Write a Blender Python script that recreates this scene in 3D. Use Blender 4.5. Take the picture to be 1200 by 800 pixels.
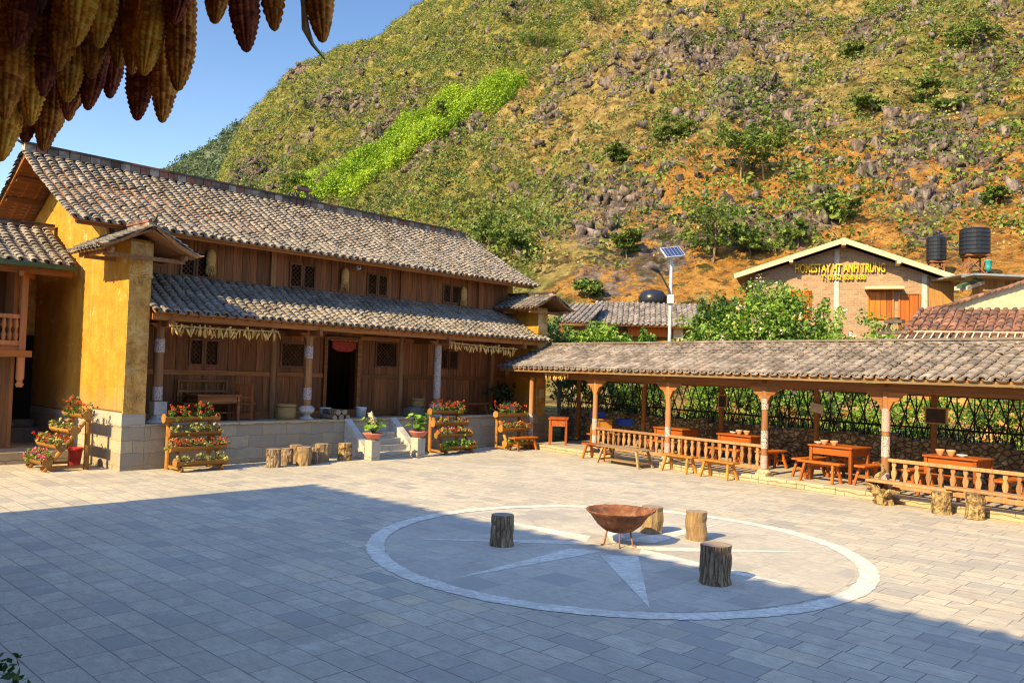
import bpy, bmesh, math, random
import numpy as np
from mathutils import Vector, Matrix
from math import radians as R, sin, cos, pi

random.seed(7)
rng = np.random.default_rng(11)
S = bpy.context.scene
COL = S.collection
for o in list(bpy.data.objects):
    bpy.data.objects.remove(o)

# ------------------------------------------------------------------ camera
F_PX, PITCH, ROLL, CAM_H = 962.83, R(2.0435), R(1.8366), 2.3
cp, sp, cr, sr = cos(PITCH), sin(PITCH), cos(ROLL), sin(ROLL)
fwd = Vector((0, cp, sp)); up0 = Vector((0, -sp, cp)); rt0 = Vector((1, 0, 0))
rt = cr * rt0 + sr * up0
up = -sr * rt0 + cr * up0
cam_d = bpy.data.cameras.new('camera')
cam = bpy.data.objects.new('camera', cam_d); COL.objects.link(cam)
cam_d.sensor_width = 36; cam_d.lens = F_PX / 1200 * 36
cam_d.clip_start = .05; cam_d.clip_end = 6000
m = Matrix((rt, up, -fwd)).transposed().to_4x4(); m.translation = (0, 0, CAM_H)
cam.matrix_world = m
S.camera = cam

# ------------------------------------------------------------------ sun, sky, exposure
SUN_AZ, SUN_EL = R(43 + 180), R(36)              # azimuth the light comes from, clockwise from +Y
sun_d = bpy.data.lights.new('sun', 'SUN'); sun_d.energy = 4.6; sun_d.angle = R(.53); sun_d.color = (1, .755, .375)
sun = bpy.data.objects.new('sun', sun_d); COL.objects.link(sun)
to_sun = Vector((sin(SUN_AZ) * cos(SUN_EL), cos(SUN_AZ) * cos(SUN_EL), sin(SUN_EL)))
sun.rotation_euler = to_sun.to_track_quat('Z', 'Y').to_euler(); sun.location = to_sun * 60
W = bpy.data.worlds.new('World'); S.world = W; W.use_nodes = True
wn = W.node_tree.nodes; wl = W.node_tree.links; wn.clear()
sky = wn.new('ShaderNodeTexSky'); sky.sky_type = 'NISHITA'; sky.sun_disc = False
sky.sun_elevation = SUN_EL; sky.sun_rotation = SUN_AZ; sky.altitude = 1200; sky.air_density = 1.0; sky.dust_density = .6; sky.ozone_density = 1.5
bg = wn.new('ShaderNodeBackground'); bg.inputs[1].default_value = .15
wo = wn.new('ShaderNodeOutputWorld'); 
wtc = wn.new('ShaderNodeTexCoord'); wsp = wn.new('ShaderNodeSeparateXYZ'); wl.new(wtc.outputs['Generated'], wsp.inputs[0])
wr = wn.new('ShaderNodeValToRGB'); wl.new(wsp.outputs[2], wr.inputs[0]); we = wr.color_ramp.elements          # sky multiplier by height: dimmed low down, boosted overhead as added shade fill
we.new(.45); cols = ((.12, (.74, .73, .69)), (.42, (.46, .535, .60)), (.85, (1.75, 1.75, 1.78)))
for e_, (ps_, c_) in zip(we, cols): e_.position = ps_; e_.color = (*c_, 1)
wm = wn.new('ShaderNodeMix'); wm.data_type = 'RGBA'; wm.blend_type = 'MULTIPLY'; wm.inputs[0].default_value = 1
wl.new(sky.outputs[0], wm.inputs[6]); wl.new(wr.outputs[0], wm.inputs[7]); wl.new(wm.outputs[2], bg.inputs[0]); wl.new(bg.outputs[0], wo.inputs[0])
vs = S.view_settings; vs.view_transform = 'Standard'; vs.look = 'None'; vs.gamma = 1; vs.use_curve_mapping = False; vs.exposure = 1.35
S.cycles.max_bounces = 6; S.cycles.diffuse_bounces = 3; S.cycles.glossy_bounces = 2; S.cycles.transmission_bounces = 3
S.cycles.use_denoising = True
try:
    S.cycles.denoising_input_passes = 'RGB_ALBEDO_NORMAL'; S.cycles.denoising_prefilter = 'ACCURATE'
except Exception: pass
S.cycles.use_adaptive_sampling = True; S.cycles.adaptive_threshold = .008
S.cycles.pixel_filter_type = 'BLACKMAN_HARRIS'; S.cycles.filter_width = 1.15

# ------------------------------------------------------------------ geometry of the place
def ray(u, v):
    return fwd + rt * ((u - 600) / F_PX) - up * ((v - 400) / F_PX)
def onz(u, v, z=0.):
    d = ray(u, v); k = (z - CAM_H) / d.z
    return Vector((d.x * k, d.y * k, z))
def atd(u, v, y):                                  # the point y metres ahead
    d = ray(u, v); k = y / d.y
    return Vector((d.x * k, y, CAM_H + d.z * k))
class Frame:
    def __init__(s, o, rz):
        s.o = Vector(o); s.rz = rz
        s.x = Vector((cos(rz), sin(rz), 0)); s.y = Vector((-sin(rz), cos(rz), 0))
    def w(s, x, y, z=0.):
        return s.o + s.x * x + s.y * y + Vector((0, 0, z))
    def of(s, P):
        d = Vector(P) - s.o
        return d.dot(s.x), d.dot(s.y), d.z
    def on(s, u, v, y):                            # where the ray meets local plane y
        d = ray(u, v); n = s.y
        k = ((s.o + n * y) - Vector((0, 0, CAM_H))).dot(n) / d.dot(n)
        P = Vector((0, 0, CAM_H)) + d * k
        return (P - s.o).dot(s.x), P.z
HOUSE = Frame(onz(140, 552), R(90 - 42.4))         # x along the house front, y into the house
PAV = Frame(onz(635, 524), R(-52.9))               # x along the pavilion, y away from the yard
YARD = Frame((0, 0, 0), R(-44))                    # x along the paving rows, y towards the pavilion

# ------------------------------------------------------------------ materials
MAT = {}
class N:
    def __init__(s, name):
        s.m = bpy.data.materials.new(name); s.m.use_nodes = True
        s.t = s.m.node_tree; s.n = s.t.nodes; s.l = s.t.links; s.n.clear()
        s.out = s.n.new('ShaderNodeOutputMaterial'); s.b = s.n.new('ShaderNodeBsdfPrincipled')
        s.l.new(s.b.outputs[0], s.out.inputs[0])
        s.b.inputs['Roughness'].default_value = .8
        s.b.inputs['Specular IOR Level'].default_value = .3
        s.tc = s.n.new('ShaderNodeTexCoord')
        MAT[name] = s.m
    def new(s, typ, **kw):
        n = s.n.new(typ)
        for k, v in kw.items():
            if k.startswith('i_'):
                n.inputs[k[2:].replace('_', ' ')].default_value = v
            else: setattr(n, k, v)
        return n
    def co(s, scale=(1, 1, 1), rot=(0, 0, 0), loc=(0, 0, 0), src='Object'):
        mp = s.n.new('ShaderNodeMapping'); s.l.new(s.tc.outputs[src], mp.inputs[0])
        mp.inputs['Scale'].default_value = scale; mp.inputs['Rotation'].default_value = rot; mp.inputs['Location'].default_value = loc
        return mp.outputs[0]
    def noise(s, scale, detail=4, rough=.55, co=None, dist=0.):
        n = s.n.new('ShaderNodeTexNoise'); n.inputs['Scale'].default_value = scale
        n.inputs['Detail'].default_value = detail; n.inputs['Roughness'].default_value = rough; n.inputs['Distortion'].default_value = dist
        s.l.new(co if co is not None else s.co(), n.inputs['Vector']); return n.outputs['Fac']
    def voro(s, scale, co=None, feature='F1', out='Distance', rand=1.):
        n = s.n.new('ShaderNodeTexVoronoi'); n.feature = feature; n.inputs['Scale'].default_value = scale; n.inputs['Randomness'].default_value = rand
        s.l.new(co if co is not None else s.co(), n.inputs['Vector']); return n.outputs[out]
    def ramp(s, fac, stops, interp='LINEAR'):
        n = s.n.new('ShaderNodeValToRGB'); s.l.new(fac, n.inputs[0]); e = n.color_ramp.elements; n.color_ramp.interpolation = interp
        while len(e) < len(stops): e.new(.5)
        for k, (p, c) in enumerate(stops):
            e[k].position = p; e[k].color = (*c, 1) if not isinstance(c, (int, float)) else (c, c, c, 1)
        return n.outputs[0]
    def mix(s, fac, a, b, typ='MIX'):
        n = s.n.new('ShaderNodeMix'); n.data_type = 'RGBA'; n.blend_type = typ
        for val, sock in ((fac, n.inputs[0]), (a, n.inputs[6]), (b, n.inputs[7])):
            if isinstance(val, (int, float)): sock.default_value = val if sock.type == 'VALUE' else (val, val, val, 1)
            elif isinstance(val, (tuple, list)): sock.default_value = (*val, 1)
            else: s.l.new(val, sock)
        return n.outputs[2]
    def math(s, op, a, b=0., c=None, clamp=False):
        n = s.n.new('ShaderNodeMath'); n.operation = op; n.use_clamp = clamp
        for i, v in enumerate((a, b, c)):
            if v is None: continue
            if isinstance(v, (int, float)): n.inputs[i].default_value = v
            else: s.l.new(v, n.inputs[i])
        return n.outputs[0]
    def attr(s, name='rnd'):
        n = s.n.new('ShaderNodeAttribute'); n.attribute_name = name; return n.outputs['Fac']
    def objrnd(s):
        return s.n.new('ShaderNodeObjectInfo').outputs['Random']
    def color(s, c):
        if isinstance(c, (tuple, list)): s.b.inputs['Base Color'].default_value = (*c, 1)
        else: s.l.new(c, s.b.inputs['Base Color'])
    def bump(s, h, strength=.4, dist=.02, normal=None):
        n = s.n.new('ShaderNodeBump'); n.inputs['Strength'].default_value = strength; n.inputs['Distance'].default_value = dist
        s.l.new(h, n.inputs['Height'])
        if normal is not None: s.l.new(normal, n.inputs['Normal'])
        s.l.new(n.outputs[0], s.b.inputs['Normal']); return n.outputs[0]
    def rough(s, v):
        if isinstance(v, (int, float)): s.b.inputs['Roughness'].default_value = v
        else: s.l.new(v, s.b.inputs['Roughness'])

def wood(name, c1, c2, c3, axis='z', rough=.7, wear=.3, grain=18):
    n = N(name); sc = {'x': (.06, 1, 1), 'y': (1, .06, 1), 'z': (1, 1, .06)}[axis]
    g = n.noise(grain, 6, .65, n.co(sc), .6); big = n.noise(1.3, 3, .5)
    c = n.ramp(g, [(.3, c1), (.55, c2), (.75, c3)])
    r = n.attr()
    tint = n.ramp(r, [(0, .62), (.5, 1.), (1, 1.28)])
    c = n.mix(1., c, tint, 'MULTIPLY')
    c = n.mix(n.math('MULTIPLY', n.ramp(big, [(.4, 0), (.7, 1)]), wear), c, tuple(.55 * a + .03 for a in c2))
    kn = n.voro(2.3, n.co((1, 1, .5)))
    c = n.mix(n.ramp(kn, [(.02, .6), (.06, 0)]), c, tuple(.4 * a for a in c1))
    n.color(c); n.rough(n.math('ADD', n.math('MULTIPLY', g, .25), rough - .12)); n.bump(g, .35, .008)
wood('dark_wood', (.10, .033, .010), (.22, .080, .025), (.36, .145, .05), 'z', .75, .35)
wood('dark_wood_beam', (.13, .044, .012), (.26, .1, .03), (.40, .175, .058), 'x', .75, .3)
wood('post_wood', (.17, .075, .026), (.29, .14, .055), (.4, .22, .1), 'z', .75, .3)
wood('orange_wood', (.27, .062, .008), (.40, .105, .014), (.48, .15, .025), 'x', .42, .12, 10)
wood('orange_wood_upright', (.25, .058, .008), (.37, .098, .013), (.46, .14, .024), 'z', .42, .12, 10)
wood('yellow_wood', (.30, .115, .018), (.42, .18, .032), (.50, .24, .055), 'x', .5, .15, 10)
wood('red_wood', (.17, .042, .01), (.27, .07, .016), (.34, .10, .026), 'x', .45, .15, 10)
wood('pavilion_beam', (.19, .068, .014), (.32, .122, .028), (.41, .18, .05), 'x', .6, .2)
wood('pavilion_post', (.24, .10, .036), (.35, .16, .065), (.43, .22, .10), 'z', .65, .2)
wood('rail_wood', (.23, .115, .046), (.34, .18, .08), (.42, .25, .125), 'z', .7, .2)
wood('grey_plank', (.16, .10, .05), (.28, .19, .10), (.38, .28, .16), 'x', .85, .3)
wood('trough_wood', (.21, .085, .016), (.33, .15, .03), (.42, .22, .055), 'x', .6, .3)
wood('window_wood', (.07, .03, .014), (.14, .06, .026), (.22, .11, .05), 'z', .75, .2)
wood('shed_plank', (.2, .09, .025), (.34, .18, .055), (.44, .27, .1), 'z', .8, .4)
wood('amber_wood', (.29, .075, .006), (.42, .12, .01), (.5, .17, .02), 'z', .5, .1, 8)

n = N('earth_wall')                                # rammed earth under a yellow wash
a = n.noise(2.2, 6, .6); bb = n.noise(14, 5, .65); st = n.noise(3.2, 5, .6, n.co((1.6, 1.6, .16)))
c = n.ramp(a, [(.3, (.34, .155, .014)), (.5, (.43, .205, .02)), (.72, (.5, .26, .035))])
c = n.mix(n.ramp(st, [(.5, 0), (.78, .55)]), c, (.27, .125, .02))
crk = n.noise(1.1, 9, .72, n.co((1.4, 1.4, .8)), 1.)
c = n.mix(n.ramp(n.math('ABSOLUTE', n.math('SUBTRACT', crk, .47)), [(.002, .6), (.008, 0)]), c, (.2, .10, .025))
pale = n.noise(1.7, 7, .7, n.co(loc=(4, 2, 9)))
c = n.mix(n.ramp(pale, [(.60, 0), (.66, .65)]), c, (.58, .42, .2))
sz = n.new('ShaderNodeSeparateXYZ'); n.l.new(n.tc.outputs['Object'], sz.inputs[0])
spl = n.math('ADD', sz.outputs[2], n.math('MULTIPLY', n.noise(1.8, 6, .7, n.co(loc=(1, 5, 2))), 1.6))   # rain splash and damp above the stone base
c = n.mix(n.ramp(n.math('DIVIDE', spl, 4.), [(.5, .55), (.62, 0)]), c, (.30, .2, .09))
rain = n.noise(5, 5, .6, n.co((1.5, 1.5, .07), loc=(3, 3, 0))); c = n.mix(n.ramp(rain, [(.56, 0), (.7, .5)]), c, (.5, .3, .1))
sepx = n.new('ShaderNodeSeparateXYZ'); n.l.new(n.tc.outputs['Object'], sepx.inputs[0])
n.color(c); n.rough(.95); n.bump(n.math('ADD', bb, n.math('MULTIPLY', a, 2)), .55, .03)

n = N('old_earth')                                 # bare weathered earth on the pier fronts
a = n.noise(3, 7, .65); bb = n.noise(18, 4, .6)
c = n.ramp(a, [(.3, (.30, .15, .035)), (.5, (.52, .28, .07)), (.7, (.66, .42, .14))])
crk = n.noise(2.6, 9, .75, n.co((1, 1, .8)), 1.2)
c = n.mix(n.ramp(n.math('ABSOLUTE', n.math('SUBTRACT', crk, .5)), [(.004, .8), (.014, 0)]), c, (.10, .06, .03))
c = n.mix(n.ramp(n.noise(1.4, 6, .7, n.co(loc=(8, 8, 1))), [(.56, 0), (.64, .7)]), c, (.52, .40, .24))
n.color(c); n.rough(.95); n.bump(n.math('ADD', bb, n.math('MULTIPLY', crk, 2)), .7, .03)

def blocks(name, c1, c2, mortar, bw, bh, tint, rot=(pi / 2, 0, 0), msize=.012):
    n = N(name)
    v = n.co(rot=rot)
    wv = n.noise(2.2, 3); dv = n.new('ShaderNodeVectorMath', operation='ADD'); n.l.new(v, dv.inputs[0])
    sc = n.new('ShaderNodeVectorMath', operation='SCALE'); sc.inputs[3].default_value = .16
    cc = n.new('ShaderNodeCombineXYZ'); n.l.new(wv, cc.inputs[0]); n.l.new(n.noise(2.9, 3), cc.inputs[1]); n.l.new(cc.outputs[0], sc.inputs[0]); n.l.new(sc.outputs[0], dv.inputs[1])
    br = n.new('ShaderNodeTexBrick'); n.l.new(dv.outputs[0], br.inputs['Vector'])
    br.inputs['Scale'].default_value = 1; br.inputs['Brick Width'].default_value = bw; br.inputs['Row Height'].default_value = bh
    br.inputs['Mortar Size'].default_value = msize; br.inputs['Color1'].default_value = (0, 0, 0, 1); br.inputs['Color2'].default_value = (1, 1, 1, 1); br.inputs['Mortar'].default_value = (.5, .5, .5, 1)
    br.inputs['Mortar Smooth'].default_value = .3
    c = n.mix(br.outputs['Color'], c1, c2)
    a = n.noise(5, 7, .7); c = n.mix(n.ramp(a, [(.35, .75), (.7, 0)]), c, tint)
    c = n.mix(n.ramp(n.noise(26, 5, .7), [(.5, 0), (.75, .35)]), c, tuple(.45 * k for k in c1))
    c = n.mix(br.outputs['Fac'], c, mortar)
    n.color(c); n.rough(.9)
    n.bump(n.math('SUBTRACT', n.math('ADD', a, n.math('MULTIPLY', n.noise(30, 4), .4)), br.outputs['Fac']), .55, .03)
    return n
blocks('plinth_stone', (.30, .225, .125), (.50, .39, .22), (.24, .185, .11), .66, .27, (.23, .235, .24), msize=.007)
blocks('pier_stone', (.30, .27, .21), (.42, .375, .30), (.3, .25, .18), .9, .42, (.36, .35, .33))
blocks('kerb_stone', (.38, .30, .19), (.48, .40, .27), (.2, .155, .1), .9, .4, (.34, .27, .17))
blocks('brick_wall', (.23, .14, .085), (.37, .25, .16), (.34, .29, .21), .26, .1, (.29, .19, .12), msize=.008)
blocks('floor_slab', (.34, .30, .25), (.42, .38, .32), (.2, .18, .15), .6, .6, (.3, .26, .21), rot=(0, 0, 0))

n = N('rubble_stone')                              # dry stone wall
v = n.co((1, 1, 1.35)); vc = n.voro(6.5, v, 'F1', 'Color'); ve = n.voro(6.5, v, 'DISTANCE_TO_EDGE')
hs = n.new('ShaderNodeSeparateColor'); n.l.new(vc, hs.inputs[0])
c = n.ramp(hs.outputs[0], [(0, (.2, .14, .08)), (.4, (.36, .26, .15)), (.7, (.48, .37, .22)), (1, (.6, .5, .34))])
c = n.mix(n.ramp(n.noise(9, 5, .6), [(.4, .5), (.65, 0)]), c, (.14, .11, .08))
c = n.mix(n.ramp(ve, [(.015, .9), (.05, 0)]), c, (.06, .045, .03))
n.color(c); n.rough(.95); n.bump(n.ramp(ve, [(0, 0), (.18, 1)]), .9, .06)

def paving(name, lo, hi, tint, mort_amt, rowh=.285):
    n = N(name)
    v = n.co()
    br = n.new('ShaderNodeTexBrick'); n.l.new(v, br.inputs['Vector'])
    br.offset = .41; br.squash = .72; br.squash_frequency = 3; br.offset_frequency = 2
    br.inputs['Scale'].default_value = 1; br.inputs['Brick Width'].default_value = .47; br.inputs['Row Height'].default_value = rowh
    br.inputs['Mortar Size'].default_value = .0055; br.inputs['Mortar Smooth'].default_value = .2
    br.inputs['Color1'].default_value = (0, 0, 0, 1); br.inputs['Color2'].default_value = (1, 1, 1, 1); br.inputs['Mortar'].default_value = (.5, .5, .5, 1)
    r = br.outputs['Color']
    c = n.ramp(r, [(0, (.28, .275, .26)), (.07, (.33, .32, .29)), (.18, lo), (.5, tuple((p + q) / 2 for p, q in zip(lo, hi))), (.86, hi), (1, tint)])
    big = n.noise(.35, 5, .6); c = n.mix(n.ramp(big, [(.35, .6), (.65, 0)]), c, tuple(.8 * k for k in lo))
    fine = n.noise(7, 8, .72, n.co((1, 1.6, 1))); c = n.mix(n.ramp(fine, [(.36, .55), (.6, 0)]), c, tuple(.66 * k for k in lo))
    c = n.mix(n.ramp(n.noise(2.1, 6, .7, n.co(loc=(7, 3, 0))), [(.55, 0), (.72, .5)]), c, tuple(min(1, 1.18 * k) for k in hi))
    st_ = n.noise(.8, 9, .78, n.co(loc=(21, 4, 0)), .6); c = n.mix(n.ramp(st_, [(.53, 0), (.62, .5)]), c, (.27, .245, .21)); c = n.mix(n.ramp(n.noise(1.7, 8, .8, n.co(loc=(2, 44, 0))), [(.58, 0), (.68, .5)]), c, (.52, .49, .42))
    wr_ = n.noise(5, 6, .7, n.co((1, 5, 1), rot=(0, 0, .785))); c = n.mix(n.ramp(wr_, [(.52, 0), (.68, .4)]), c, tuple(.62 * k for k in lo))
    sp = n.noise(42, 3, .6); c = n.mix(n.ramp(sp, [(.58, 0), (.75, .3)]), c, tuple(.5 * k for k in lo))
    mk = n.math('MULTIPLY', br.outputs['Fac'], n.ramp(n.noise(.9, 3), [(.3, mort_amt * .45), (.6, mort_amt)]))
    c = n.mix(mk, c, (.07, .065, .06))
    n.color(c); n.rough(n.ramp(fine, [(.3, .62), (.7, .85)]))
    chis = n.noise(16, 6, .75, n.co((1, 4, 1), rot=(0, 0, .785)))
    n.bump(n.math('SUBTRACT', n.math('ADD', n.math('ADD', n.math('MULTIPLY', fine, .8), n.math('MULTIPLY', chis, .9)), n.math('MULTIPLY', r, .25)), br.outputs['Fac']), .6, .014)
paving('paving_stone', (.40, .365, .30), (.51, .46, .365), (.52, .44, .31), .8)
paving('disc_stone', (.41, .38, .325), (.47, .435, .365), (.48, .435, .35), .25, .43)
n = N('white_inlay')
a = n.noise(9, 7, .7, n.co((1, 2.2, 1))); c = n.ramp(a, [(.36, (.36, .35, .32)), (.48, (.52, .50, .44)), (.6, (.66, .63, .55))])
cr_ = n.voro(3.2, None, 'DISTANCE_TO_EDGE'); c = n.mix(n.ramp(cr_, [(.006, .35), (.016, 0)]), c, (.3, .28, .25)); c = n.mix(n.ramp(n.noise(3, 7, .75, n.co(loc=(5, 5, 0))), [(.46, 0), (.58, .8)]), c, (.43, .40, .345))
n.color(c); n.rough(.7); n.bump(a, .3, .008)

def tiles(name, base, dark, light, lich, red=None, redamt=0.):
    n = N(name); r = n.attr()
    c = n.ramp(r, [(0, dark), (.35, base), (.75, base), (1, light)])
    if red: c = n.mix(n.ramp(n.attr('rnd2'), [(1 - redamt, 0), (1 - redamt + .02, 1)], 'LINEAR'), c, red)
    a = n.noise(6, 6, .7); c = n.mix(n.ramp(a, [(.52, 0), (.7, .55)]), c, lich)
    a2 = n.noise(2.1, 5, .65, n.co(loc=(3, 1, 5))); c = n.mix(n.ramp(a2, [(.4, .7), (.58, 0)]), c, tuple(.5 * k for k in dark))
    n.color(c); n.rough(.92); n.bump(n.noise(30, 4, .6), .4, .01)
tiles('roof_tile', (.24, .21, .18), (.18, .156, .133), (.28, .247, .21), (.31, .278, .235))
tiles('roof_tile_shed', (.27, .232, .205), (.17, .143, .125), (.37, .315, .275), (.37, .33, .28), (.31, .235, .19), .08)
tiles('roof_tile_red', (.25, .115, .07), (.11, .06, .045), (.38, .19, .12), (.30, .2, .14), (.14, .09, .07), .2)
tiles('roof_tile_far', (.24, .21, .19), (.15, .13, .12), (.33, .29, .26), (.36, .32, .28))
tiles('ridge_tile', (.2, .155, .125), (.07, .055, .045), (.36, .30, .25), (.27, .215, .165), (.24, .10, .07), .15)

def plain(name, c, rough=.7, metal=0., var=.25, scale=8):
    n = N(name); a = n.noise(scale, 5, .6)
    n.color(n.ramp(a, [(.3, tuple(k * (1 - var) for k in c)), (.7, tuple(min(1, k * (1 + var)) for k in c))]))
    n.rough(rough); n.b.inputs['Metallic'].default_value = metal; n.bump(a, .15, .01); return n
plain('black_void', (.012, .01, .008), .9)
plain('dark_stone', (.14, .125, .11), .9)
plain('white_stone', (.40, .385, .36), .8)
plain('lime_plaster', (.52, .43, .29), .9, 0, .15, 3)
plain('cream_paint', (.52, .43, .25), .7, 0, .1, 3)
plain('concrete', (.42, .40, .37), .9, 0, .2, 5)
plain('lattice_black', (.035, .028, .022), .8)
plain('red_cloth', (.30, .035, .025), .9)
plain('blue_plastic', (.02, .07, .38), .4)
plain('white_plastic', (.62, .64, .66), .4, 0, .08)
plain('red_plastic', (.32, .02, .02), .4)
plain('terracotta_pink', (.50, .16, .12), .6)
plain('terracotta', (.36, .15, .08), .8)
plain('black_plastic', (.014, .016, .022), .28)
plain('rusty_iron', (.22, .09, .04), .8, 0, .5, 6)
plain('lamp_white', (.5, .51, .52), .4)
plain('lamp_dark', (.05, .05, .055), .4)
plain('green_trim', (.05, .10, .05), .6)
plain('sheet_metal', (.36, .37, .38), .45, .6)
plain('yellow_letter', (.72, .42, .008), .45, 0, .05)
plain('bamboo', (.42, .26, .10), .6)
plain('straw', (.44, .26, .09), .9, 0, .4, 30)
plain('soil', (.08, .05, .03), .95)
plain('card', (.52, .46, .36), .8)
plain('chalk_black', (.05, .035, .03), .7)
plain('bowl_clay', (.46, .25, .14), .6)
plain('porcelain', (.6, .58, .54), .3, 0, .05)
plain('blue_cyan', (.04, .3, .32), .5)
plain('rope', (.36, .25, .12), .9)
plain('dry_husk', (.50, .40, .24), .9, 0, .4, 14)

n = N('basket_weave')
wv = n.new('ShaderNodeTexWave', i_Scale=14., i_Distortion=1.); wv.bands_direction = 'Z'; n.l.new(n.co(), wv.inputs[0])
n.color(n.ramp(wv.outputs[1], [(.2, (.22, .13, .04)), (.7, (.52, .36, .14))])); n.bump(wv.outputs[1], .8, .02)
n = N('pattern_band')                              # white paper bands with dark brushed marks
v = n.co((1, 1, 1)); w1 = n.voro(34, v, 'DISTANCE_TO_EDGE'); w2 = n.noise(24, 3)
k = n.ramp(n.math('ADD', w1, n.math('MULTIPLY', w2, .12)), [(.13, 1), (.18, 0)])
n.color(n.mix(k, (.50, .44, .40), (.13, .10, .12))); n.rough(.8)
n = N('pattern_band_pink')
v = n.co((1, 1, 1)); w1 = n.voro(44, v, 'DISTANCE_TO_EDGE'); w2 = n.noise(24, 3)
k = n.ramp(n.math('ADD', w1, n.math('MULTIPLY', w2, .12)), [(.11, 1), (.17, 0)])
n.color(n.mix(k, (.46, .34, .28), (.28, .13, .16))); n.rough(.8)

n = N('bark')
v = n.co((1, 1, .22)); a = n.noise(14, 7, .7, v, .8); vo = n.voro(20, n.co((1, 1, .16)), 'DISTANCE_TO_EDGE')
c = n.ramp(a, [(.3, (.12, .08, .048)), (.5, (.28, .195, .12)), (.72, (.46, .345, .22))])
c = n.mix(n.ramp(n.math('ADD', vo, n.math('MULTIPLY', n.noise(11, 5, .7), .12)), [(.05, .6), (.14, 0)]), c, (.07, .048, .03))
c = n.mix(n.ramp(n.noise(4, 5, .6), [(.52, 0), (.68, .7)]), c, (.48, .38, .25))
n.color(c); n.rough(.95); n.bump(n.math('ADD', a, n.ramp(vo, [(0, 0), (.15, .8)])), 1., .04)
n = N('bark_pale')
a = n.noise(16, 7, .7, n.co((1, 1, .2)), .6); c = n.ramp(a, [(.3, (.13, .08, .036)), (.55, (.27, .18, .09)), (.75, (.38, .28, .16))])
c = n.mix(n.ramp(n.noise(5, 5), [(.5, 0), (.68, .7)]), c, (.2, .14, .09))
n.color(c); n.rough(.95); n.bump(a, .8, .03)
n = N('log_end')
wv = n.new('ShaderNodeTexWave', i_Scale=26., i_Distortion=3.); wv.wave_type = 'RINGS'; wv.rings_direction = 'Z'; n.l.new(n.co(), wv.inputs[0])
c = n.ramp(wv.outputs[1], [(.2, (.24, .185, .135)), (.8, (.30, .235, .175))]); c = n.mix(n.ramp(n.noise(9, 5), [(.45, 0), (.7, .7)]), c, (.17, .13, .10))
n.color(c); n.bump(wv.outputs[1], .3, .01)
n = N('bark_mottled')
a = n.voro(16, n.co((1, 1, .6))); c = n.ramp(n.noise(13, 6, .7), [(.38, (.06, .04, .025)), (.5, (.24, .16, .07)), (.66, (.48, .34, .15))])
n.color(c); n.rough(.95); n.bump(n.math('ADD', a, n.noise(20, 5)), 1., .04)
n = N('bowl_rust')
a = n.noise(5, 7, .7); c = n.ramp(a, [(.3, (.06, .025, .015)), (.5, (.14, .05, .024)), (.7, (.25, .10, .045))])
c = n.mix(n.ramp(n.noise(12, 6, .7, n.co(loc=(2, 5, 1))), [(.5, 0), (.7, .7)]), c, (.28, .17, .10))
n.color(c); n.rough(.85); n.bump(a, .4, .01)
n = N('pod_panel')
br = n.new('ShaderNodeTexBrick'); n.l.new(n.co(), br.inputs['Vector']); br.offset = 0
br.inputs['Scale'].default_value = 1; br.inputs['Brick Width'].default_value = .13; br.inputs['Row Height'].default_value = .13; br.inputs['Mortar Size'].default_value = .004
br.inputs['Color1'].default_value = (.02, .035, .12, 1); br.inputs['Color2'].default_value = (.03, .05, .17, 1); br.inputs['Mortar'].default_value = (.5, .52, .55, 1)
n.color(br.outputs['Color']); n.rough(.25)

def leaf(name, c1, c2, c3, trans=.25):
    n = N(name); r = n.attr()
    c = n.ramp(r, [(0, c1), (.5, c2), (1, c3)])
    n.color(c); n.rough(.6)
    tr = n.n.new('ShaderNodeBsdfTranslucent'); n.l.new(c, tr.inputs[0])
    mx = n.n.new('ShaderNodeMixShader'); mx.inputs[0].default_value = trans
    n.l.new(n.b.outputs[0], mx.inputs[1]); n.l.new(tr.outputs[0], mx.inputs[2]); n.l.new(mx.outputs[0], n.out.inputs[0])
leaf('leaf_bright', (.06, .13, .015), (.13, .25, .025), (.24, .36, .05))
leaf('leaf_mid', (.035, .085, .015), (.075, .16, .025), (.15, .25, .045))
leaf('leaf_dark', (.012, .03, .01), (.025, .055, .015), (.045, .085, .025))
leaf('leaf_scrub', (.07, .10, .026), (.14, .18, .044), (.27, .27, .085))
leaf('leaf_dry', (.22, .165, .065), (.33, .26, .105), (.42, .34, .15))
leaf('leaf_lime', (.12, .22, .01), (.23, .36, .016), (.36, .48, .035))
leaf('leaf_green_hill', (.045, .08, .014), (.10, .16, .024), (.22, .27, .05))
leaf('leaf_far', (.055, .09, .045), (.08, .125, .06), (.12, .17, .08))
leaf('petal_red', (.36, .022, .012), (.55, .06, .02), (.60, .17, .05))
leaf('petal_pink', (.5, .05, .14), (.62, .10, .22), (.65, .3, .36))
leaf('petal_cream', (.55, .46, .30), (.66, .58, .42), (.74, .68, .52))
leaf('leaf_pale', (.10, .13, .03), (.24, .26, .06), (.42, .38, .13))
leaf('leaf_corner', (.02, .05, .015), (.04, .085, .02), (.07, .13, .03))
leaf('corn_yellow', (.40, .2, .035), (.54, .31, .07), (.64, .44, .15), .1)
for nm, c1, c2, c3 in (('corn_gold', (.56, .19, .012), (.78, .36, .03), (.86, .52, .09)), ('corn_brown', (.30, .085, .010), (.52, .18, .02), (.70, .32, .05)), ('corn_maroon', (.15, .025, .014), (.27, .055, .024), (.40, .12, .04))):
    n = N(nm); r = n.attr(); c = n.ramp(r, [(0, c1), (.5, c2), (1, c3)])
    c = n.mix(n.ramp(n.noise(30, 4, .6), [(.45, 0), (.7, .5)]), c, tuple(.4 * k for k in c1)); n.color(c); n.rough(.8)

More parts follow.
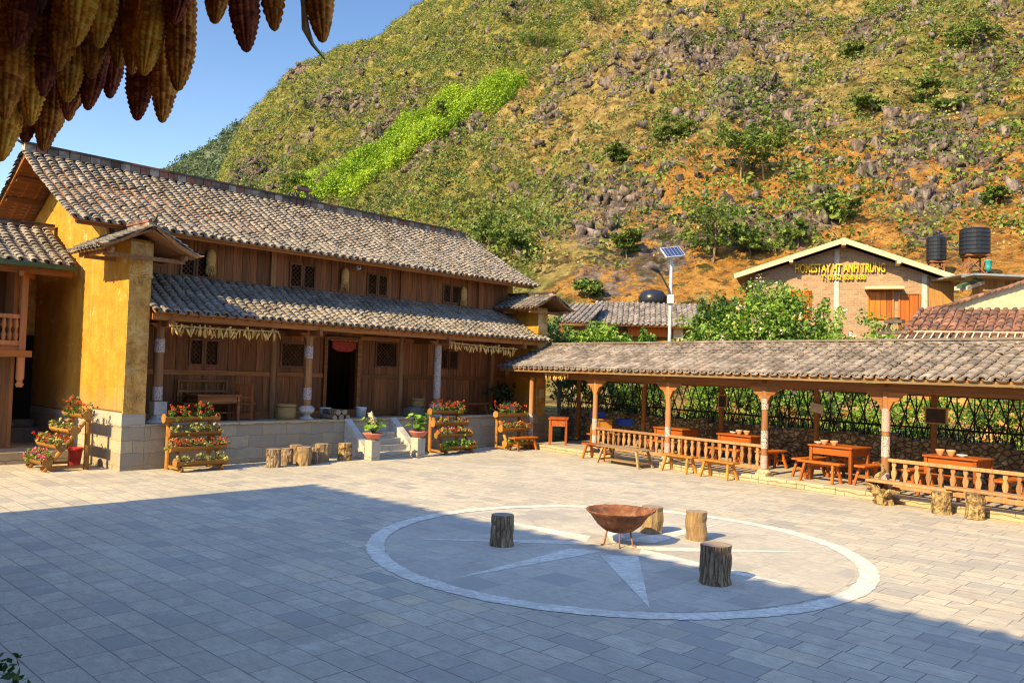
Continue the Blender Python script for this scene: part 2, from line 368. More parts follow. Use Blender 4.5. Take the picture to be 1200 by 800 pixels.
# ------------------------------------------------------------------ mesh building
def V(*a): return Vector(a)
class MB:
    """collects shapes of ONE object: vertices, faces, a tint per face"""
    def __init__(s): s.v = []; s.f = []; s.r = []; s.r2 = []; s.mi = []; s.mat = 0; s.M = None
    def add(s, vs, fs, r=None, mi=None):
        k = len(s.v); M = s.M
        s.v += [tuple(M @ Vector(p)) for p in vs] if M is not None else [tuple(p) for p in vs]
        s.f += [tuple(i + k for i in f) for f in fs]
        r = random.random() if r is None else r; r2 = random.random()
        s.r += [r] * len(fs); s.r2 += [r2] * len(fs); s.mi += [s.mat if mi is None else mi] * len(fs)
    def box(s, c, d, rz=0., rot=None, r=None, top=1., mi=None):
        hx, hy, hz = d[0] / 2, d[1] / 2, d[2] / 2
        q = [V(x * hx * (top if z > 0 else 1), y * hy * (top if z > 0 else 1), z * hz) for z in (-1, 1) for y in (-1, 1) for x in (-1, 1)]
        Rm = rot if rot is not None else Matrix.Rotation(rz, 3, 'Z')
        q = [Rm @ p + Vector(c) for p in q]
        s.add(q, [(0, 2, 3, 1), (4, 5, 7, 6), (0, 1, 5, 4), (2, 6, 7, 3), (0, 4, 6, 2), (1, 3, 7, 5)], r, mi)
    def bar(s, a, b, w, h=None, upv=(0, 0, 1), r=None, mi=None):          # a beam of section w x h from a to b
        a, b = Vector(a), Vector(b); h = h or w; d = b - a; L = d.length; d.normalize()
        u = Vector(upv)
        if abs(d.dot(u)) > .98: u = V(0, 1, 0)
        x = d.cross(u).normalized(); z = x.cross(d)
        s.box((a + b) / 2, (w, L, h), rot=Matrix((x, d, z)).transposed(), r=r, mi=mi)
    def tube(s, pts, rad, n=8, cap=True, r=None, mi=None, jit=0., capmi=None):
        pts = [Vector(p) for p in pts]; rad = rad if isinstance(rad, (list, tuple)) else [rad] * len(pts)
        vs = []; prev = None
        jr = [random.uniform(1 - jit, 1 + jit) for _ in range(n)]
        for i, p in enumerate(pts):
            d = (pts[min(i + 1, len(pts) - 1)] - pts[max(i - 1, 0)]).normalized()
            if prev is None:
                x = d.orthogonal().normalized()
                if abs(d.z) > .99: x = V(1, 0, 0)
            else: x = (prev - d * prev.dot(d)).normalized()
            prev = x; y = d.cross(x)
            for k in range(n):
                a = 2 * pi * k / n; rr = rad[i] * jr[k] * (random.uniform(1 - jit * .4, 1 + jit * .4) if jit else 1)
                vs.append(p + x * (cos(a) * rr) + y * (sin(a) * rr))
        fs = [(i * n + k, i * n + (k + 1) % n, (i + 1) * n + (k + 1) % n, (i + 1) * n + k) for i in range(len(pts) - 1) for k in range(n)]
        rr0 = random.random() if r is None else r
        s.add(vs, fs, rr0, mi)
        if cap:
            s.add(vs[:n], [tuple(range(n - 1, -1, -1))], rr0, capmi if capmi is not None else mi)
            s.add(vs[-n:], [tuple(range(n))], rr0, capmi if capmi is not None else mi)
    def lathe(s, prof, n=16, c=(0, 0, 0), r=None, mi=None, sx=1., sy=1.):
        vs = [V(c[0] + rr * cos(2 * pi * k / n) * sx, c[1] + rr * sin(2 * pi * k / n) * sy, c[2] + z) for rr, z in prof for k in range(n)]
        fs = [(i * n + k, i * n + (k + 1) % n, (i + 1) * n + (k + 1) % n, (i + 1) * n + k) for i in range(len(prof) - 1) for k in range(n)]
        fs += [tuple(range(n - 1, -1, -1)), tuple((len(prof) - 1) * n + k for k in range(n))]
        s.add(vs, fs, r, mi)
    def prism(s, poly, y0, y1, r=None, mi=None):                          # outline in x,z pulled along y
        n = len(poly)
        vs = [V(x, y0, z) for x, z in poly] + [V(x, y1, z) for x, z in poly]
        fs = [tuple(range(n)), tuple(range(2 * n - 1, n - 1, -1))] + [(k, k + n, (k + 1) % n + n, (k + 1) % n) for k in range(n)]
        s.add(vs, fs, r, mi)
    def quad(s, a, b, c, d, r=None, mi=None): s.add([a, b, c, d], [(0, 1, 2, 3)], r, mi)
    def build(s, name, mat, parent=None, smooth=False, bevel=0., loc=None):
        me = bpy.data.meshes.new(name); me.from_pydata(s.v, [], s.f); me.update()
        return finish(me, name, mat, parent, smooth, bevel, s.r, s.r2, s.mi, loc)
def finish(me, name, mat, parent=None, smooth=False, bevel=0., r=None, r2=None, mi=None, loc=None):
    for nm, arr in (('rnd', r), ('rnd2', r2)):
        if arr is not None:
            a = me.attributes.new(nm, 'FLOAT', 'FACE'); a.data.foreach_set('value', np.asarray(arr, np.float32))
    mats = mat if isinstance(mat, (list, tuple)) else [mat]
    for q in mats: me.materials.append(MAT[q])
    if mi is not None and len(mats) > 1: me.polygons.foreach_set('material_index', np.asarray(mi, np.int32))
    if smooth: me.polygons.foreach_set('use_smooth', np.ones(len(me.polygons), bool))
    o = bpy.data.objects.new(name, me); COL.objects.link(o)
    if parent is not None: o.parent = parent
    if loc is not None: o.location = loc
    if bevel:
        b = o.modifiers.new('edge', 'BEVEL'); b.width = bevel; b.segments = 1; b.limit_method = 'ANGLE'; b.angle_limit = R(40)
    return o
def np_mesh(name, mat, vs, quads, r, parent=None, smooth=False, tri=False, pa=None):
    me = bpy.data.meshes.new(name); k = 3 if tri else 4
    me.vertices.add(len(vs)); me.vertices.foreach_set('co', np.asarray(vs, np.float32).ravel())
    me.loops.add(len(quads) * k); me.loops.foreach_set('vertex_index', np.asarray(quads, np.int32).ravel())
    me.polygons.add(len(quads)); me.polygons.foreach_set('loop_start', np.arange(len(quads), dtype=np.int32) * k)
    me.update(calc_edges=True)
    for nm, arr in (pa or {}).items():
        a = me.attributes.new(nm, 'FLOAT', 'POINT'); a.data.foreach_set('value', np.asarray(arr, np.float32))
    return finish(me, name, mat, parent, smooth, 0., r)
def tag(o, label=None, cat=None, group=None, kind=None):
    if label: o['label'] = label
    if cat: o['category'] = cat
    if group: o['group'] = group
    if kind: o['kind'] = kind
    return o
def thing(name, label, cat, loc=(0, 0, 0), rz=0., group=None):
    o = bpy.data.objects.new(name, None); COL.objects.link(o); o.empty_display_size = .2
    o.location = loc; o.rotation_euler = (0, 0, rz)
    return tag(o, label, cat, group)
KIDS = {}
def copy_tree(o, parent=None):
    c = o.copy(); COL.objects.link(c)
    if parent is not None: c.parent = parent
    for ch in [q for q in COL.objects if q.parent == o and q != c]: copy_tree(ch, c)
    return c
def dup(o, loc, rz, label, group=None, scale=1.):
    c = copy_tree(o); c.location = loc; c.rotation_euler = (0, 0, rz); c['label'] = label; c.scale = (scale,) * 3
    if group: c['group'] = group
    return c

# ------------------------------------------------------------------ numpy noise
def _h(ix, iy, seed):
    n = (ix.astype(np.int64) * 374761393 + iy.astype(np.int64) * 668265263 + seed * 1442695041) & 0xffffffff
    n = ((n ^ (n >> 13)) * 1274126177) & 0xffffffff
    return ((n ^ (n >> 16)) & 0xffff) / 65535.
def vnoise(x, y, seed=0):
    ix, iy = np.floor(x), np.floor(y); fx, fy = x - ix, y - iy
    fx = fx * fx * (3 - 2 * fx); fy = fy * fy * (3 - 2 * fy)
    a, b = _h(ix, iy, seed), _h(ix + 1, iy, seed); c, d = _h(ix, iy + 1, seed), _h(ix + 1, iy + 1, seed)
    return (a * (1 - fx) + b * fx) * (1 - fy) + (c * (1 - fx) + d * fx) * fy
def fbm(x, y, oct=4, seed=0, ridged=False):
    s = np.zeros_like(x); a = .5; t = 0.
    for k in range(oct):
        q = vnoise(x, y, seed + k * 17)
        if ridged: q = 1 - np.abs(2 * q - 1)
        s += a * q; t += a; a *= .5; x = x * 2.03 + 11.3; y = y * 2.03 + 5.7
    return s / t

# ------------------------------------------------------------------ ground, hillside, far hill
mb = MB(); mb.quad((-900, -300, -.03), (900, -300, -.03), (900, 1500, -.03), (-900, 1500, -.03))
tag(mb.build('ground', 'soil'), kind='structure')

CREST_U = np.array([-500, 0, 150, 247, 271, 286, 298, 312, 330, 356, 389, 422, 455, 480, 520, 600, 800, 1200, 1700, 2200], float)
CREST_V = np.array([420, 355, 295, 240, 183, 156, 141, 126, 107, 89, 71, 55, 43, 23, -10, -75, -150, -240, -240, -200], float)
SILH = np.tan(np.radians([0]))[0]
def rays_np(u, v):
    dx = (u - 600) / F_PX; dz = -(v - 400) / F_PX
    f, r_, u_ = np.array(fwd), np.array(rt), np.array(up)
    return f[None] + dx[:, None] * r_[None] + dz[:, None] * u_[None]
_d = rays_np(CREST_U, CREST_V); CR_A = np.arctan2(_d[:, 0], _d[:, 1]); CR_T = _d[:, 2] / np.hypot(_d[:, 0], _d[:, 1])
_o = np.argsort(CR_A); CR_A, CR_T = CR_A[_o], CR_T[_o]
def soft(x): x = np.clip(x, 0, 1); return x * x * (3 - 2 * x)
def hill_z(a, r):
    """height of the hillside at bearing a, distance r (a spur that climbs to the right)"""
    T = np.interp(a, CR_A, CR_T)
    r0 = 40 + 26 * soft((.1 - a) / .5); r1 = 265 + 120 * soft((a + .35) / .8)
    zc = CAM_H + r1 * T
    q = (r - r0) / (r1 - r0)
    z = zc * np.where(q > 0, np.clip(q, 0, 1) ** 1.06, 0)
    z = np.where(q > 1, zc * (1 - .75 * np.minimum((q - 1) * 1.3, 1)), z)
    x, y = r * np.sin(a), r * np.cos(a)
    on = soft(q * 5) * soft((1.12 - q) * 9)
    big = (fbm(x / 38, y / 38, 4, 3) - .5) * 13 * on * soft((1.02 - q) * 4)
    led = (fbm(x / 8, y / 8, 4, 9, True) - .55) * 4.2 * on
    rock = soft((fbm(x / 30, y / 30, 3, 21) - .44) * 7)
    rid = (fbm(x / 3.6, y / 3.6, 4, 33, True) - .5) * 4.2 * rock * on
    wr = fbm(x / 26, y / 26, 3, 141) * 2.2
    gul = ((fbm(a * 15 - r / 34 + wr, r / 95 + wr * .6, 4, 121, True) - .5) * 4.5 + (fbm(a * 7 - r / 70 + wr, r / 80, 3, 151) - .5) * 10) * on * soft((1.06 - q) * 5)
    crest = (fbm(x / 10, y / 10, 3, 131, True) - .5) * 5 * soft((q - .72) * 6) * on
    small = (fbm(x / 1.7, y / 1.7, 3, 41) - .5) * .9 * on
    return z + big + led + rid + small + gul + crest + soft((r - 26) / 16) * 1.2
def uv_of(x, y, z):
    P = np.stack([x, y, z - CAM_H], -1); f, r_, u_ = np.array(fwd), np.array(rt), np.array(up)
    d = P @ f; return 600 + F_PX * (P @ r_) / d, 400 - F_PX * (P @ u_) / d
def zones(x, y, z):
    """where bare orange soil, grey karst and green scrub lie on the hillside"""
    u, v = uv_of(x, y, z)
    w = (fbm(x / 20, y / 20, 4, 55) - .5) * 1.5
    w2 = (fbm(x / 6, y / 6, 4, 65) - .5) * 1.3
    soil = soft((u - 620) / 200) * soft((v - 60) / 190) + .55 * np.exp(-((u - 915) / 110) ** 2 - ((v - 255) / 34) ** 2) + .4 * np.exp(-((u - 1090) / 120) ** 2 - ((v - 232) / 20) ** 2) + .35 * np.exp(-((u - 720) / 60) ** 2 - ((v - 330) / 30) ** 2)
    w3 = (fbm(x / 2.6, y / 2.6, 3, 85) - .5) * 1.1
    soil = np.clip(soil * .80 + .55 * np.exp(-((u - 905) / 85) ** 2 - ((v - 258) / 26) ** 2) + .6 * np.exp(-((u - 1060) / 75) ** 2 - ((v - 232 + (u - 1060) * .25) / 13) ** 2) + .35 * np.exp(-((u - 885) / 26) ** 2 - ((v - 130) / 70) ** 2) + .4 * np.exp(-((u - 700) / 60) ** 2 - ((v - 340) / 22) ** 2) + .10 * soft((u - 760) / 120) * soft((v - 130) / 80) + w * .8 + w2 * .7 + w3 * .7 - .06, 0, 1)
    rock = .75 * np.exp(-((u - 820) / 160) ** 2 - ((v - 85) / 62) ** 2) + .7 * np.exp(-((u - 690) / 75) ** 2 - ((v - 250) / 70) ** 2) + .6 * np.exp(-((u - 1170) / 70) ** 2 - ((v - 80) / 70) ** 2) + .4 * np.exp(-((u - 400) / 60) ** 2 - ((v - 90) / 40) ** 2) + .35 * np.exp(-((u - 330) / 60) ** 2 - ((v - 190) / 30) ** 2) + .16
    rock = np.clip(rock + (fbm(x / 11, y / 11, 4, 75) - .55) * 2.2 + w2 * .7 + w3 * .6, 0, 1)
    green = soft((760 - u) / 330) * .85 + .18 + .5 * np.exp(-((u - 560) / 120) ** 2 - ((v - 40) / 60) ** 2)
    green = np.clip(green + .08 + w + w2 * .8 + w3 * .6, 0, 1)
    return soil, rock, green
na, nr = 1000, 520
A = np.linspace(-.78, .84, na); q = np.linspace(0, 1, nr); RR = 26 + 420 * q ** 1.35
AA, RG = np.meshgrid(A, RR)
ZZ = hill_z(AA, RG); XX, YY = RG * np.sin(AA), RG * np.cos(AA)
idx = np.arange(na * nr).reshape(nr, na)
quads = np.stack([idx[:-1, :-1], idx[:-1, 1:], idx[1:, 1:], idx[1:, :-1]], -1).reshape(-1, 4)
so, ro, gr = zones(XX.ravel(), YY.ravel(), ZZ.ravel())
n = N('hillside')
geo = n.co()
dry = n.ramp(n.noise(.75, 9, .8), [(.36, (.07, .05, .025)), (.46, (.24, .17, .065)), (.54, (.36, .28, .10)), (.64, (.50, .42, .19))])
grn = n.ramp(n.noise(.7, 9, .8, n.co(loc=(50, 20, 3))), [(.37, (.03, .045, .012)), (.46, (.11, .125, .03)), (.55, (.24, .23, .06)), (.66, (.40, .35, .13))])
c = n.mix(n.ramp(n.math('ADD', n.attr('green'), n.math('MULTIPLY', n.math('SUBTRACT', n.noise(.4, 7, .75), .5), 1.6)), [(.3, 0), (.55, 1)]), dry, grn)
orange = n.ramp(n.noise(.9, 9, .78, n.co(loc=(9, 0, 4))), [(.36, (.17, .075, .025)), (.46, (.36, .18, .045)), (.56, (.50, .275, .07)), (.66, (.58, .36, .12))])
c = n.mix(n.ramp(n.math('ADD', n.attr('soil'), n.math('MULTIPLY', n.math('SUBTRACT', n.noise(.45, 8, .8, n.co(loc=(70, 1, 2))), .5), 2.4)), [(.42, 0), (.62, 1)]), c, orange)
rk = n.ramp(n.noise(1.1, 9, .8, n.co((1, 1, .4))), [(.38, (.025, .02, .022)), (.47, (.12, .095, .09)), (.56, (.24, .195, .18)), (.66, (.40, .34, .31))])
c = n.mix(n.ramp(n.math('ADD', n.attr('rock'), n.math('MULTIPLY', n.math('SUBTRACT', n.noise(.5, 9, .82, n.co((1, 1, .6), loc=(31, 7, 0))), .5), 2.6)), [(.5, 0), (.6, 1)]), c, rk)
for sc_, lo_, am_, cl_, lc_ in ((.42, .56, .9, (.035, .04, .014), (3, 13, 0)), (.23, .57, .6, (.06, .055, .03), (63, 13, 5)), (1.3, .57, .8, (.05, .04, .022), (13, 3, 9)), (1.1, .60, .7, (.46, .42, .17), (23, 3, 8)), (.9, .60, .7, (.17, .22, .04), (43, 33, 8))):
    tf = n.noise(sc_, 8, .74, n.co(loc=lc_)); c = n.mix(n.ramp(tf, [(lo_, 0), (lo_ + .035, am_)]), c, cl_)
c = n.mix(1., c, (1.42, 1.34, 1.22), 'MULTIPLY')
n.color(c); n.rough(1.); n.b.inputs['Specular IOR Level'].default_value = .1
n.bump(n.math('ADD', n.noise(.8, 9, .8), n.math('MULTIPLY', n.noise(3, 5, .7), .4)), 1., 1.6)
hill = np_mesh('hillside', 'hillside', np.stack([XX.ravel(), YY.ravel(), ZZ.ravel()], -1), quads, None, smooth=True, pa={'soil': so, 'rock': ro, 'green': gr})
tag(hill, kind='structure')

FU = np.array([60, 120, 160, 191, 200, 213, 222, 235, 249, 262, 273, 300, 330, 420], float); FV = np.array([262, 244, 226, 205, 200, 190, 187, 181, 168, 160, 152, 138, 122, 100], float) - 2
_d = rays_np(FU, FV); FA = np.arctan2(_d[:, 0], _d[:, 1]); FT = _d[:, 2] / np.hypot(_d[:, 0], _d[:, 1])
def far_z(a, r):
    r1 = 640.; q = (r - 430) / (r1 - 430); zc = CAM_H + r1 * np.interp(a, FA, FT)
    x, y = r * np.sin(a), r * np.cos(a)
    z = zc * np.where(q < 1, .35 + .65 * np.clip(q, 0, 1), 1 - (q - 1) * .6)
    return z + (fbm(x / 14, y / 14, 4, 91) - .5) * 9 + (fbm(x / 45, y / 45, 3, 95) - .5) * 14 * soft((1 - q) * 3)
a2, r2 = np.meshgrid(np.linspace(-.56, -.14, 220), np.linspace(430, 760, 160)); z2 = far_z(a2, r2)
i2 = np.arange(a2.size).reshape(a2.shape); q2 = np.stack([i2[:-1, :-1], i2[:-1, 1:], i2[1:, 1:], i2[1:, :-1]], -1).reshape(-1, 4)
n = N('far_hill'); a = n.noise(.22, 7, .7)
n.color(n.ramp(a, [(.32, (.045, .07, .045)), (.5, (.11, .14, .085)), (.7, (.21, .21, .15))])); n.rough(1.); n.bump(n.noise(.35, 6, .7), 1., 3.)
fh = np_mesh('far_hill', 'far_hill', np.stack([(r2 * np.sin(a2)).ravel(), (r2 * np.cos(a2)).ravel(), z2.ravel()], -1), q2, None, smooth=True); tag(fh, kind='structure')

# ------------------------------------------------------------------ leaves, scrub and rocks
def leaf_cloud(cen, rad, k, size, rs, flat=.75, upb=.35):
    """cen (n,3) clump centres, rad (n,3) radii: k leaf quads in each; returns verts, quads, tint"""
    n_ = len(cen); tot = n_ * k
    d = rng.normal(size=(tot, 3)); d /= np.linalg.norm(d, axis=1)[:, None]
    rr = rng.uniform(.35, 1., tot) ** .6
    P = np.repeat(cen, k, 0) + d * rr[:, None] * np.repeat(rad, k, 0)
    nrm = d * .6 + rng.normal(size=(tot, 3)) * .6; nrm[:, 2] += upb; nrm /= np.linalg.norm(nrm, axis=1)[:, None]
    t = np.cross(nrm, rng.normal(size=(tot, 3))); t /= np.linalg.norm(t, axis=1)[:, None]; b = np.cross(nrm, t)
    s_ = (np.repeat(size, k) if np.ndim(size) else np.full(tot, size)) * rng.uniform(.6, 1.35, tot)
    t *= s_[:, None]; b *= (s_ * flat * .5)[:, None]
    vs = np.stack([P - t * .5, P + b, P + t * .55, P - b], 1).reshape(-1, 3)
    qs = np.arange(tot * 4).reshape(-1, 4)
    r_ = np.clip(np.repeat(rs, k) + rng.normal(size=tot) * .14, 0, 1)
    return vs, qs, r_
def scatter(nn, a0, a1, rmin, rmax, pw=1.):
    a = rng.uniform(a0, a1, nn); r = rmin + (rmax - rmin) * rng.uniform(0, 1, nn) ** pw
    z = hill_z(a, r); x, y = r * np.sin(a), r * np.cos(a)
    return a, r, x, y, z
def scrub(name, mat, nn, keep, size, k, lf, seed_w, rm=(55, 380), a=( -.5, .66)):
    a_, r, x, y, z = scatter(nn, a[0], a[1], rm[0], rm[1], .8)
    so, ro, gr = zones(x, y, z); u, v = uv_of(x, y, z)
    p = keep(u, v, so, ro, gr); ok = rng.uniform(0, 1, nn) < p
    ok &= (v > -60) & (v < 420) & (u > 120) & (u < 1260)
    x, y, z, r = x[ok], y[ok], z[ok], r[ok]
    s_ = rng.uniform(size[0], size[1], len(x)) * rng.uniform(.7, 1.2, len(x))
    cen = np.stack([x, y, z + s_ * .3], -1); rad = np.stack([s_, s_, s_ * .62], -1)
    vs, qs, rr = leaf_cloud(cen, rad, k, lf * s_ ** .5, rng.uniform(.1, .9, len(x)))
    o = np_mesh(name, mat, vs, qs, rr); tag(o, kind='stuff'); return o
def in_lime(u, v):                                  # the bright bamboo strip runs up the spur
    t = (u - 345) / 270.; mid = np.interp(u, [345, 360, 420, 480, 540, 600, 620], [238, 234, 206, 167, 129, 101, 92]); half = 7 + 12 * np.sin(np.clip(t, 0, 1) * pi) ** .7 + 4 * np.sin(u / 9)
    return ((t > 0) & (t < 1.0) & (np.abs(v - mid) < half))
scrub('hillside_scrub', 'leaf_scrub', 70000, lambda u, v, so, ro, gr: np.where(in_lime(u, v), 0, np.clip(gr * 1.0 - so * .5 + .05, 0, .85)), (.3, 1.1), 20, .28, 1)
scrub('dark_green_scrub', 'leaf_green_hill', 60000, lambda u, v, so, ro, gr: np.where(in_lime(u, v), 0, np.clip(gr * .85 - .05, 0.12, .7)), (.4, 1.6), 28, .28, 2)
scrub('dry_grass_tufts', 'leaf_dry', 80000, lambda u, v, so, ro, gr: np.where(in_lime(u, v), 0, np.clip(.6 - ro * .3, .1, .6)), (.2, .6), 9, .26, 3)
a_, r, x, y, z = scatter(170000, -.35, .05, 90, 330)
u, v = uv_of(x, y, z); ok = in_lime(u, v + (fbm(x / 5, y / 5, 3, 61) - .5) * 26) & (fbm(x / 4, y / 4, 3, 71) > .22); x, y, z = x[ok][:4200], y[ok][:4200], z[ok][:4200]
s_ = rng.uniform(.5, 1.2, len(x)); vs, qs, rr = leaf_cloud(np.stack([x, y, z + s_ * .8], -1), np.stack([s_ * .8, s_ * .8, s_ * 1.5], -1), 60, .3, np.clip(.5 + (fbm(x / 7, y / 7, 3, 5) - .5) * 1.3 + rng.normal(size=len(x)) * .2, 0, 1), .5)
tag(np_mesh('bamboo_grove', 'leaf_lime', vs, qs, rr), kind='stuff')
fx_, fr_ = rng.uniform(-.5, -.16, 5200), rng.uniform(440, 700, 5200); fz_ = far_z(fx_, fr_); s_ = rng.uniform(1.4, 4.2, 5200)
vs, qs, rr = leaf_cloud(np.stack([fr_ * np.sin(fx_), fr_ * np.cos(fx_), fz_ + s_ * .5], -1), np.stack([s_, s_, s_ * .9], -1), 22, 1.5, rng.uniform(0, 1, 5200)); tag(np_mesh('far_forest', 'leaf_far', vs, qs, rr), kind='stuff')
# karst rocks
a_, r, x, y, z = scatter(150000, -.42, .66, 60, 390, .85); so, ro, gr = zones(x, y, z); u, v = uv_of(x, y, z)
ok = (rng.uniform(0, 1, len(x)) < np.clip(ro * 1.25 - .22, 0.06, .9)) & (v > -40) & (v < 410) & (u > 180) & (u < 1260) & ~in_lime(u, v); x, y, z = x[ok], y[ok], z[ok]
ico = bmesh.new(); bmesh.ops.create_cube(ico, size=1.5); bmesh.ops.subdivide_edges(ico, edges=ico.edges[:], cuts=1, use_grid_fill=True); bmesh.ops.triangulate(ico, faces=ico.faces[:]); iv = np.array([p.co[:] for p in ico.verts]); it = np.array([[p.index for p in f.verts] for f in ico.faces]); ico.free()
nR = len(x); s_ = .13 + .55 * rng.uniform(0, 1, nR) ** 2.4
vv = iv[None] * (1 + rng.normal(size=(nR, len(iv), 1)) * .36) * np.stack([s_ * rng.uniform(.5, 1.5, nR), s_ * rng.uniform(.4, .9, nR), s_ * rng.uniform(.4, 1.25, nR)], -1)[:, None]
th = rng.uniform(0, 6.28, nR); c_, n_ = np.cos(th)[:, None], np.sin(th)[:, None]
vv = np.stack([vv[..., 0] * c_ - vv[..., 1] * n_, vv[..., 0] * n_ + vv[..., 1] * c_, vv[..., 2]], -1) + np.stack([x, y, z + s_ * .02], -1)[:, None]
tt = (it[None] + (np.arange(nR) * len(iv))[:, None, None]).reshape(-1, 3)
n = N('karst_rock'); a = n.noise(1.6, 7, .7, n.co((1, 1, .4))); rr_ = n.attr()
c = n.mix(rr_, n.ramp(a, [(.36, (.016, .013, .013)), (.5, (.085, .068, .066)), (.64, (.23, .19, .18))]), n.ramp(a, [(.36, (.03, .022, .018)), (.5, (.13, .10, .082)), (.64, (.27, .22, .185))]))
n.color(c); n.rough(.95); n.bump(a, .8, .3)
tag(np_mesh('hillside_rocks', 'karst_rock', vv.reshape(-1, 3), tt, np.repeat(rng.uniform(0, 1, nR), len(it)), tri=True), kind='stuff')

# trees one can tell apart on the hillside: trunk, limbs and crown each
def tree(name, label, base, h, w, mat, k=900, lf=.3, group=None, trunk='bark', lobes=9, depth=None, crown0=.32, bl=None, flat=.6):
    t = thing(name, label, 'tree' if 'tree' in name or 'pine' in name else 'shrub', base, random.uniform(0, 6), group)
    mb_ = MB(); th_ = max(.03, h * .018)
    top = V(random.uniform(-.1, .1) * w, random.uniform(-.1, .1) * w, h * .8)
    mb_.tube([(0, 0, -.2), top * .35 + V(.04 * w, 0, 0), top * .7, top], [th_ * 1.3, th_, th_ * .7, th_ * .3], 7)
    cen = []; rad = []
    for q in range(lobes):
        a = q * 2.4 + random.uniform(-.4, .4); f = random.uniform(.25, .95); zz = h * (crown0 + (1 - crown0) * random.uniform(.12, .86))
        rx = w * .5 * f * (1.05 - .5 * abs((zz / h - .55)))
        p = V(cos(a) * rx, sin(a) * rx * (1 if depth is None else depth / w), zz); cen.append(p)
        s1 = random.uniform(.20, .34); rad.append((w * s1, w * s1 * (1 if depth is None else depth / w), h * random.uniform(.13, .22)))
        j = random.uniform(.3, .75); st = top * j
        mb_.tube([st, (st + p) / 2 + V(0, 0, .05 * h), p], [th_ * .5, th_ * .35, th_ * .15], 5)
    mb_.build('trunk', trunk, t, True)
    cen = np.array([c[:] for c in cen]); rad = np.array(rad)
    # small twigs of leaves spread round each lobe so that the outline breaks up
    m_ = 10; d = rng.normal(size=(len(cen) * m_, 3)); d /= np.linalg.norm(d, axis=1)[:, None]
    c2 = np.repeat(cen, m_, 0) + d * np.repeat(rad, m_, 0) * rng.uniform(.4, 1.05, (len(d), 1)); r2_ = np.repeat(rad, m_, 0) * rng.uniform(.22, .48, (len(d), 1))
    kk = max(3, k // len(c2))
    vs, qs, rr = leaf_cloud(c2, r2_, kk, lf, rng.uniform(.1, .9, len(c2)), flat)
    np_mesh('crown', mat, vs, qs, rr, t)
    if bl:
        i_ = rng.choice(len(c2), bl[1]); vs, qs, rr = leaf_cloud(c2[i_] + d[i_] * r2_[i_] * .9, r2_[i_] * .5, 9, lf * .8, rng.uniform(0, 1, bl[1]))
        np_mesh('blossom', bl[0], vs, qs, rr, t)
    return t
def on_hill(u, v):
    d = ray(u, v); a = math.atan2(d.x, d.y); rr = np.linspace(45, 400, 1400); z = hill_z(np.full_like(rr, a), rr)
    el = (z - CAM_H) / rr; i = int(np.argmax(el >= d.z / math.hypot(d.x, d.y)))
    return V(rr[i] * sin(a), rr[i] * cos(a), z[i]), rr[i]
HT = [(868, 218, 62, 62, 'pine_tree', 'feathery green pine on the bare orange slope, left of its twin', 'leaf_green_hill'),
      (896, 212, 66, 46, 'pine_tree', 'feathery green pine on the bare orange slope, right of its twin', 'leaf_green_hill'),
      (835, 308, 66, 74, 'round_tree', 'big bushy green tree on the slope straight above the solar street lamp', 'leaf_mid'),
      (985, 262, 28, 40, 'young_tree', 'wide green sapling on orange soil above the brick gable ridge', 'leaf_mid'),
      (735, 305, 30, 34, 'round_tree', 'bushy green tree low on the slope left of the solar lamp', 'leaf_mid'),
      (600, 300, 42, 62, 'round_tree', 'broad green tree clump behind the right end of the long tiled roof', 'leaf_mid'),
      (572, 292, 34, 40, 'round_tree', 'small green tree above the right end of the long tiled ridge', 'leaf_green_hill'),
      (790, 164, 22, 40, 'round_tree', 'low dark green tree in the grey rock band mid slope', 'leaf_green_hill'),
      (722, 190, 18, 28, 'round_tree', 'small dark green tree left of the grey rock band', 'leaf_green_hill'),
      (1000, 70, 14, 24, 'round_tree', 'small dark tree high on the dry slope, highest of the right side trees', 'leaf_dark'),
      (1085, 122, 26, 40, 'round_tree', 'green tree on the upper right slope below the rock outcrop', 'leaf_mid'),
      (1022, 132, 14, 34, 'round_tree', 'low green tree left of the upper right outcrop', 'leaf_mid'),
      (1112, 132, 14, 30, 'round_tree', 'low green tree right of the upper right outcrop', 'leaf_green_hill'),
      (1140, 58, 26, 44, 'round_tree', 'light green tree close to the top right rocks', 'leaf_mid'),
      (935, 290, 26, 22, 'young_tree', 'slim dark sapling left of the brick gable peak', 'leaf_dark'),
      (1168, 240, 16, 26, 'round_tree', 'small green bush tree right above the large black tank', 'leaf_mid'),
      (690, 352, 24, 34, 'round_tree', 'green bush tree just above the far grey roof', 'leaf_mid'),
      (880, 300, 34, 44, 'round_tree', 'green bush tree at the foot of the orange slope behind the blossom tree', 'leaf_green_hill'),
      (630, 56, 26, 46, 'round_tree', 'dark green tree on the green spur near the top of the photo', 'leaf_green_hill'),
      (700, 28, 36, 44, 'round_tree', 'tall green tree beside the pale cliff at the top of the photo', 'leaf_mid'),
      (345, 232, 24, 26, 'round_tree', 'dark tree at the lower end of the lime bamboo strip', 'leaf_green_hill'),
      (515, 148, 24, 16, 'round_tree', 'dark narrow tree at the lower edge of the lime bamboo strip', 'leaf_dark')]
for (u, v, hp, wp, nm, lb, mt) in HT:
    P, rr = on_hill(u, v); k = rr / F_PX
    if nm == 'pine_tree':
        tree(nm, lb, P, hp * k, wp * k, mt, 2000, .34, 'pines on the hillside', 'bark_pale', 10, crown0=.55, flat=.35)
    else:
        tree(nm, lb, P, hp * k * 1.2, wp * k * 1.05, 'leaf_green_hill', 2600, .26, 'trees scattered on the hillside', crown0=.12, flat=.5)
